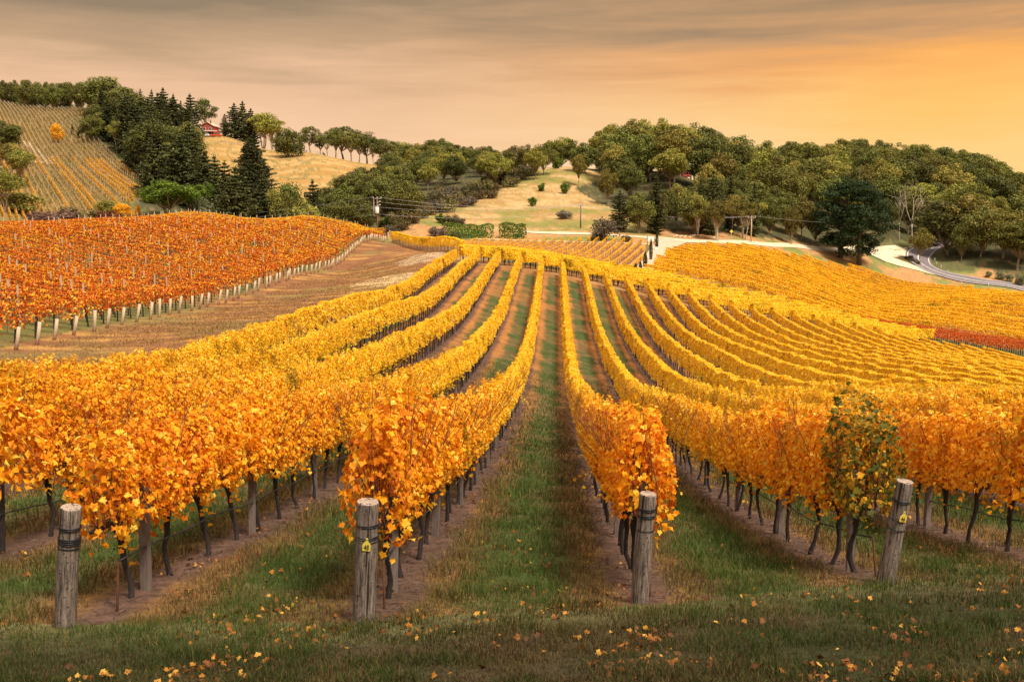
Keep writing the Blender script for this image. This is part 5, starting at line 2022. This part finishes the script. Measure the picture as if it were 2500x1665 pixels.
# white guide posts along the bitumen
gm = MB(); gm.tube([(0, 0, -.2), (0, 0, .98), (0, 0, 1.0)], [.07, .07, .05], 8)
GM_ME = gm.mesh("post", M_WHITE)
gr = MB(); gr.box((0, -.075, .84), (.06, .02, .12))
GR_ME = gr.mesh("reflector", plain("red_reflector", (.5, .03, .02), .4, .1))
gps = [(2149, 602, "before the bend on the outer verge"), (2113, 606.5, "inner verge"), (2120, 616, "x"), (2163, 619, "x"), (2153, 610, "x"), (2179, 629, "x"), (2218, 650, "x"), (2211, 657, "x"), (2272, 659, "x"), (2104, 602, "x"), (2108.5, 569, "x")]
gps = sorted(gps, key=lambda a: a[0])
for i, (x, y, _) in enumerate(gps):
    p = ov(x, y, 150)
    t = thing("guide_post", f"white roadside guide post by the bitumen bend, {ordinal(i + 1)} from the left", "guide post", tuple(p), (0, 0, 0), "guide posts along the bitumen road")
    obj("post", GM_ME, t)
    obj("reflector", GR_ME, t)

# pale stones on the road bank
def rock_mesh(seed):
    g = np.random.default_rng(seed)
    m = MB()
    nu, nv = 9, 6
    V = []
    for j in range(nv):
        ph = math.pi * j / (nv - 1)
        for i in range(nu):
            th = 2 * math.pi * i / nu
            r_ = 1 + .25 * g.normal() * (0 < j < nv - 1)
            V.append([math.sin(ph) * math.cos(th) * r_, math.sin(ph) * math.sin(th) * r_ * .7, math.cos(ph) * .55 * r_])
    idx = np.arange(nu * nv).reshape(nv, nu)
    nx = np.roll(idx, -1, 1)
    m.add(V, np.stack([idx[:-1], idx[1:], nx[1:], nx[:-1]], -1).reshape(-1, 4))
    return m.mesh("rock", M_ROCK)


RK = [rock_mesh(i) for i in range(4)]
rk = [(x, 541 + (x - 1520) * .055 + rng.normal() * 1.5) for x in rng.uniform(1525, 1640, 14)] + [(x, 577 - (x - 2040) * .10 + rng.normal() * 1.0) for x in rng.uniform(2045, 2135, 16)]
for i, (x, y) in enumerate(sorted(rk)):
    p = ov(x, y, 150)
    s = rng.uniform(.3, .65)
    o = obj("rock", RK[i % 4], None, (p[0], p[1], p[2] + s * .2), (0, 0, rng.uniform(0, 6)), (s, s, s * .9))
    tag(o, f"pale stone on the roadside bank, {ordinal(i + 1)} from the left", "rock", "pale stones on the road bank")


def car(p, rz, paint, label, tail=True):
    t = thing("car", label, "car", tuple(p), (0, 0, rz))
    L, W = 4.4, 1.78
    prof = [(-2.15, .45), (-2.2, .75), (-2.05, .95), (-1.75, 1.0), (1.0, .98), (2.0, .82), (2.2, .62), (2.18, .35), (-2.1, .32)]
    m = MB()
    k = len(prof)
    V = [[x, -W / 2, z] for x, z in prof] + [[x, W / 2, z] for x, z in prof]
    m.add(V, np.array([list(range(k))]))
    m.add(V, np.array([list(range(2 * k - 1, k - 1, -1))]))
    m.add(V, [[i, (i + 1) % k, (i + 1) % k + k, i + k][::-1] for i in range(k)])
    m.build("body", paint, t)
    cab = [(-1.85, .98), (-1.45, 1.42), (.15, 1.45), (.95, .98)]
    m = MB()
    V = [[x, -W / 2 + .06 + .12 * (z > 1.2), z] for x, z in cab] + [[x, W / 2 - .06 - .12 * (z > 1.2), z] for x, z in cab]
    m.add(V, [[0, 1, 2, 3][::-1], [7, 6, 5, 4][::-1], [0, 4, 5, 1][::-1], [2, 6, 7, 3][::-1]])
    m.build("windows", M_GLASS, t)
    m = MB()
    m.box((-.65, 0, 1.455), (1.7, W - .36, .05))
    m.build("roof", paint, t)
    for sx in (-1.35, 1.35):
        for sy in (-.82, .82):
            w = MB()
            w.tube([(sx, sy - .1, .33), (sx, sy + .1, .33)], .33, 14)
            wo = w.build("wheel", M_RUBBER, t)
            w = MB()
            w.tube([(sx, sy - .11, .33), (sx, sy + .11, .33)], .19, 10)
            w.build("rim", M_STEEL, wo)
    for sy in (-.7, .7):
        w = MB()
        w.box((-2.19, sy, .8), (.06, .3, .14))
        w.build("tail_light", MATS["red_reflector"], t)
        w = MB()
        w.box((2.16, sy, .66), (.08, .3, .13))
        w.build("headlight", M_WHITE, t)
    return t


p = ov(2145, 567.5, 200)
car((p[0], p[1], p[2] + .2), R(95), M_BLACK, "black car rounding the bend on the bitumen road")

# ------------------------------------------------------------------ houses, fences, horse
def house(px, py, Y):
    p = at(px * K, Y)
    p[2] = T(p[0], p[1])
    t = thing("house", "red boarded house with a pale roof on the wooded slope", "house", tuple(p), (0, 0, R(-6)), None, (.8, .8, .92))
    m = MB()
    w, d, h = 6.0, 7.0, 4.6
    m.box((0, d / 2, h / 2 - .5), (w, d, h + 1))
    m.add([[-w / 2, 0, h], [w / 2, 0, h], [0, 0, h + 1.5], [-w / 2, d, h], [w / 2, d, h], [0, d, h + 1.5]], [[0, 1, 2], [5, 4, 3]])
    m.build("wall", M_REDW, t)
    m = MB()
    for s in (-1, 1):
        a = np.array([[0, -.5, h + 1.62], [0, d + .4, h + 1.62], [s * (w / 2 + .5), d + .4, h - .16], [s * (w / 2 + .5), -.5, h - .16]])
        V = np.concatenate([a, a - [0, 0, .14]])
        f = [[0, 1, 2, 3], [7, 6, 5, 4], [0, 4, 5, 1], [1, 5, 6, 2], [2, 6, 7, 3], [3, 7, 4, 0]]
        m.add(V, f)
    ro = m.build("roof", M_ROOF, t)
    m = MB()
    m.tube([(1.2, 1.5, h + .7), (1.2, 1.5, h + 2.2)], .28, 8)
    m.build("flue", M_BLACK, ro)
    for sx in (-1.6, 1.4):
        m = MB()
        m.box((sx, -.02, 3.2), (1.3, .1, 1.3))
        f = m.build("window", M_WHITE, t)
        m = MB()
        m.box((sx, -.06, 3.2), (1.1, .06, 1.1))
        m.build("pane", M_GLASS, f)
    m = MB()
    m.add([[-w / 2 - .6, -.02, 2.5], [w / 2 + 2.2, -.02, 2.4], [w / 2 + 2.4, -3.0, 1.95], [-w / 2 - .6, -3.0, 2.05], [-w / 2 - .6, -.02, 2.38], [w / 2 + 2.2, -.02, 2.28], [w / 2 + 2.4, -3.0, 1.83], [-w / 2 - .6, -3.0, 1.93]],
          [[0, 1, 2, 3][::-1], [4, 5, 6, 7], [3, 2, 6, 7][::-1], [0, 3, 7, 4], [1, 5, 6, 2]])
    m.build("carport_roof", M_ROOF, t)
    m = MB()
    m.box((0, -.10, .9), (w - .2, .1, 2.2))  # black panel stands in for the shade inside the open carport
    m.build("carport_shade_panel", M_BLACK, t)
    for sx in (-3.2, 0, 3.2):
        m = MB()
        m.box((sx, -2.8, .8), (.14, .14, 2.3))
        m.build("post", M_REDW, t)
    q = p + [-.4, -2.6, 0]
    q[2] = T(q[0], q[1])
    car(q, R(180), M_WHITE, "white car parked under the carport of the red house")
    q = p + [4.2, -3.4, 0]
    q[2] = T(q[0], q[1])
    car(q, R(165), plain("orange_paint", (.75, .12, .03), .4, .1), "orange car parked right of the white car at the house")


house(489, 300, 396)


def white_house():
    p = at(1553 * K, 316)
    t = thing("house", "low white roofed house half hidden in the right hand wood", "house", tuple(p), (0, 0, R(12)))
    m = MB()
    m.box((0, 3, 1.1), (9, 6, 3.4))
    m.build("wall", M_REDW, t)
    m = MB()
    m.add([[-5, -.6, 2.6], [5, -.6, 2.6], [5, 3, 4.3], [-5, 3, 4.3], [5, 6.6, 2.6], [-5, 6.6, 2.6]], [[0, 1, 2, 3], [3, 2, 4, 5]])
    m.add([[-5, -.6, 2.5], [5, -.6, 2.5], [5, 3, 4.2], [-5, 3, 4.2], [5, 6.6, 2.5], [-5, 6.6, 2.5]], [[3, 2, 1, 0], [5, 4, 2, 3]])
    m.build("roof", M_WHITE, t)
    m = MB()
    m.box((-1.5, -.02, 1.4), (1.6, .08, 1.2))
    f = m.build("window", M_WHITE, t)
    m = MB()
    m.box((-1.5, -.05, 1.4), (1.4, .06, 1.0))
    m.build("pane", M_GLASS, f)


white_house()


def fence(pts, label, rails=(.55, 1.05)):
    P = np.array(pts)
    t = thing("rail_fence", label, "fence", tuple(P[0]))
    L = np.concatenate([[0], np.cumsum(np.linalg.norm(np.diff(P[:, :2], axis=0), axis=1))])
    s = np.arange(0, L[-1], 2.6)
    xs, ys = np.interp(s, L, P[:, 0]), np.interp(s, L, P[:, 1])
    zs = T(xs, ys)
    for x, y, z in zip(xs, ys, zs):
        m = MB()
        m.box((x - P[0][0], y - P[0][1], z - P[0][2] + .5), (.16, .16, 1.4))
        m.build("post", M_PALE, t)
    for h in rails:
        m = MB()
        m.tube(np.column_stack([xs, ys - .09, zs + h]) - P[0], .055, 5)
        m.build("rail", M_PALE, t)


fence([ov(x, y, 250) for x, y in [(508, 329), (530, 335), (565, 337), (600, 336)]], "short pale rail fence below the red house")
fence([ov(x, y, 250) for x, y in [(636, 348), (665, 352), (700, 352), (740, 357), (780, 364), (820, 371), (868, 379)]], "long pale rail fence along the top of the dry paddock")

# brown horse grazing below the long fence
def horse():
    p = ov(741, 353.5, 250)
    t = thing("horse", "small brown horse grazing below the long paddock fence", "horse", tuple(p), (0, 0, R(200)))
    me = bpy.data.meshes.new("body")
    V = [(-.62, 0, 1.22), (0, 0, 1.15), (.55, 0, 1.2), (.95, 0, 1.05), (1.25, 0, .62), (1.38, 0, .28), (1.36, 0, .05),
         (-.62, .17, .95), (-.78, .18, .52), (-.68, .18, .03), (-.62, -.17, .95), (-.70, -.18, .52), (-.60, -.18, .03),
         (.55, .16, .8), (.55, .16, .45), (.53, .16, .03), (.55, -.16, .8), (.60, -.16, .45), (.62, -.16, .03), (-.88, 0, 1.1), (-.98, 0, .55)]
    E = [(0, 1), (1, 2), (2, 3), (3, 4), (4, 5), (5, 6), (0, 7), (7, 8), (8, 9), (0, 10), (10, 11), (11, 12), (2, 13), (13, 14), (14, 15), (2, 16), (16, 17), (17, 18), (0, 19), (19, 20)]
    me.from_pydata(V, E, [])
    o = obj("body", me, t)
    rad = [.30, .31, .29, .20, .14, .13, .08, .15, .08, .06, .15, .08, .06, .12, .07, .06, .12, .07, .06, .07, .05]
    md = o.modifiers.new("skin", 'SKIN')
    if not me.skin_vertices:
        pass
    for v, r_ in zip(me.skin_vertices[0].data, rad):
        v.radius = (r_, r_)
    me.skin_vertices[0].data[0].use_root = True
    o.modifiers.new("sub", 'SUBSURF').levels = 1
    me.materials.append(plain("horse_coat", (.16, .06, .03), .7, .2))
    dg = bpy.context.evaluated_depsgraph_get()
    me2 = bpy.data.meshes.new_from_object(o.evaluated_get(dg))
    o.modifiers.clear()
    o.data = me2
    if not me2.materials:
        me2.materials.append(MATS["horse_coat"])
    m = MB()
    m.tube([(.6, 0, 1.48), (.95, 0, 1.25), (1.2, 0, .85)], [.04, .06, .03], 6)
    m.build("mane", M_BLACK, t)


try:
    horse()
except Exception as e:
    print("horse:", e)

# teal box beside the hedge
p = ov(1190, 549.5, 200)
t = thing("storage_bin", "small teal bin in the grass below the clipped hedge", "bin", tuple(p))
m = MB(); m.box((0, 0, .45), (1.3, .8, 1.0)); m.build("body", plain("teal_plastic", (.03, .20, .22), .5, .1), t)
m = MB(); m.box((0, 0, .99), (1.38, .88, .08)); m.build("lid", MATS["teal_plastic"], t)
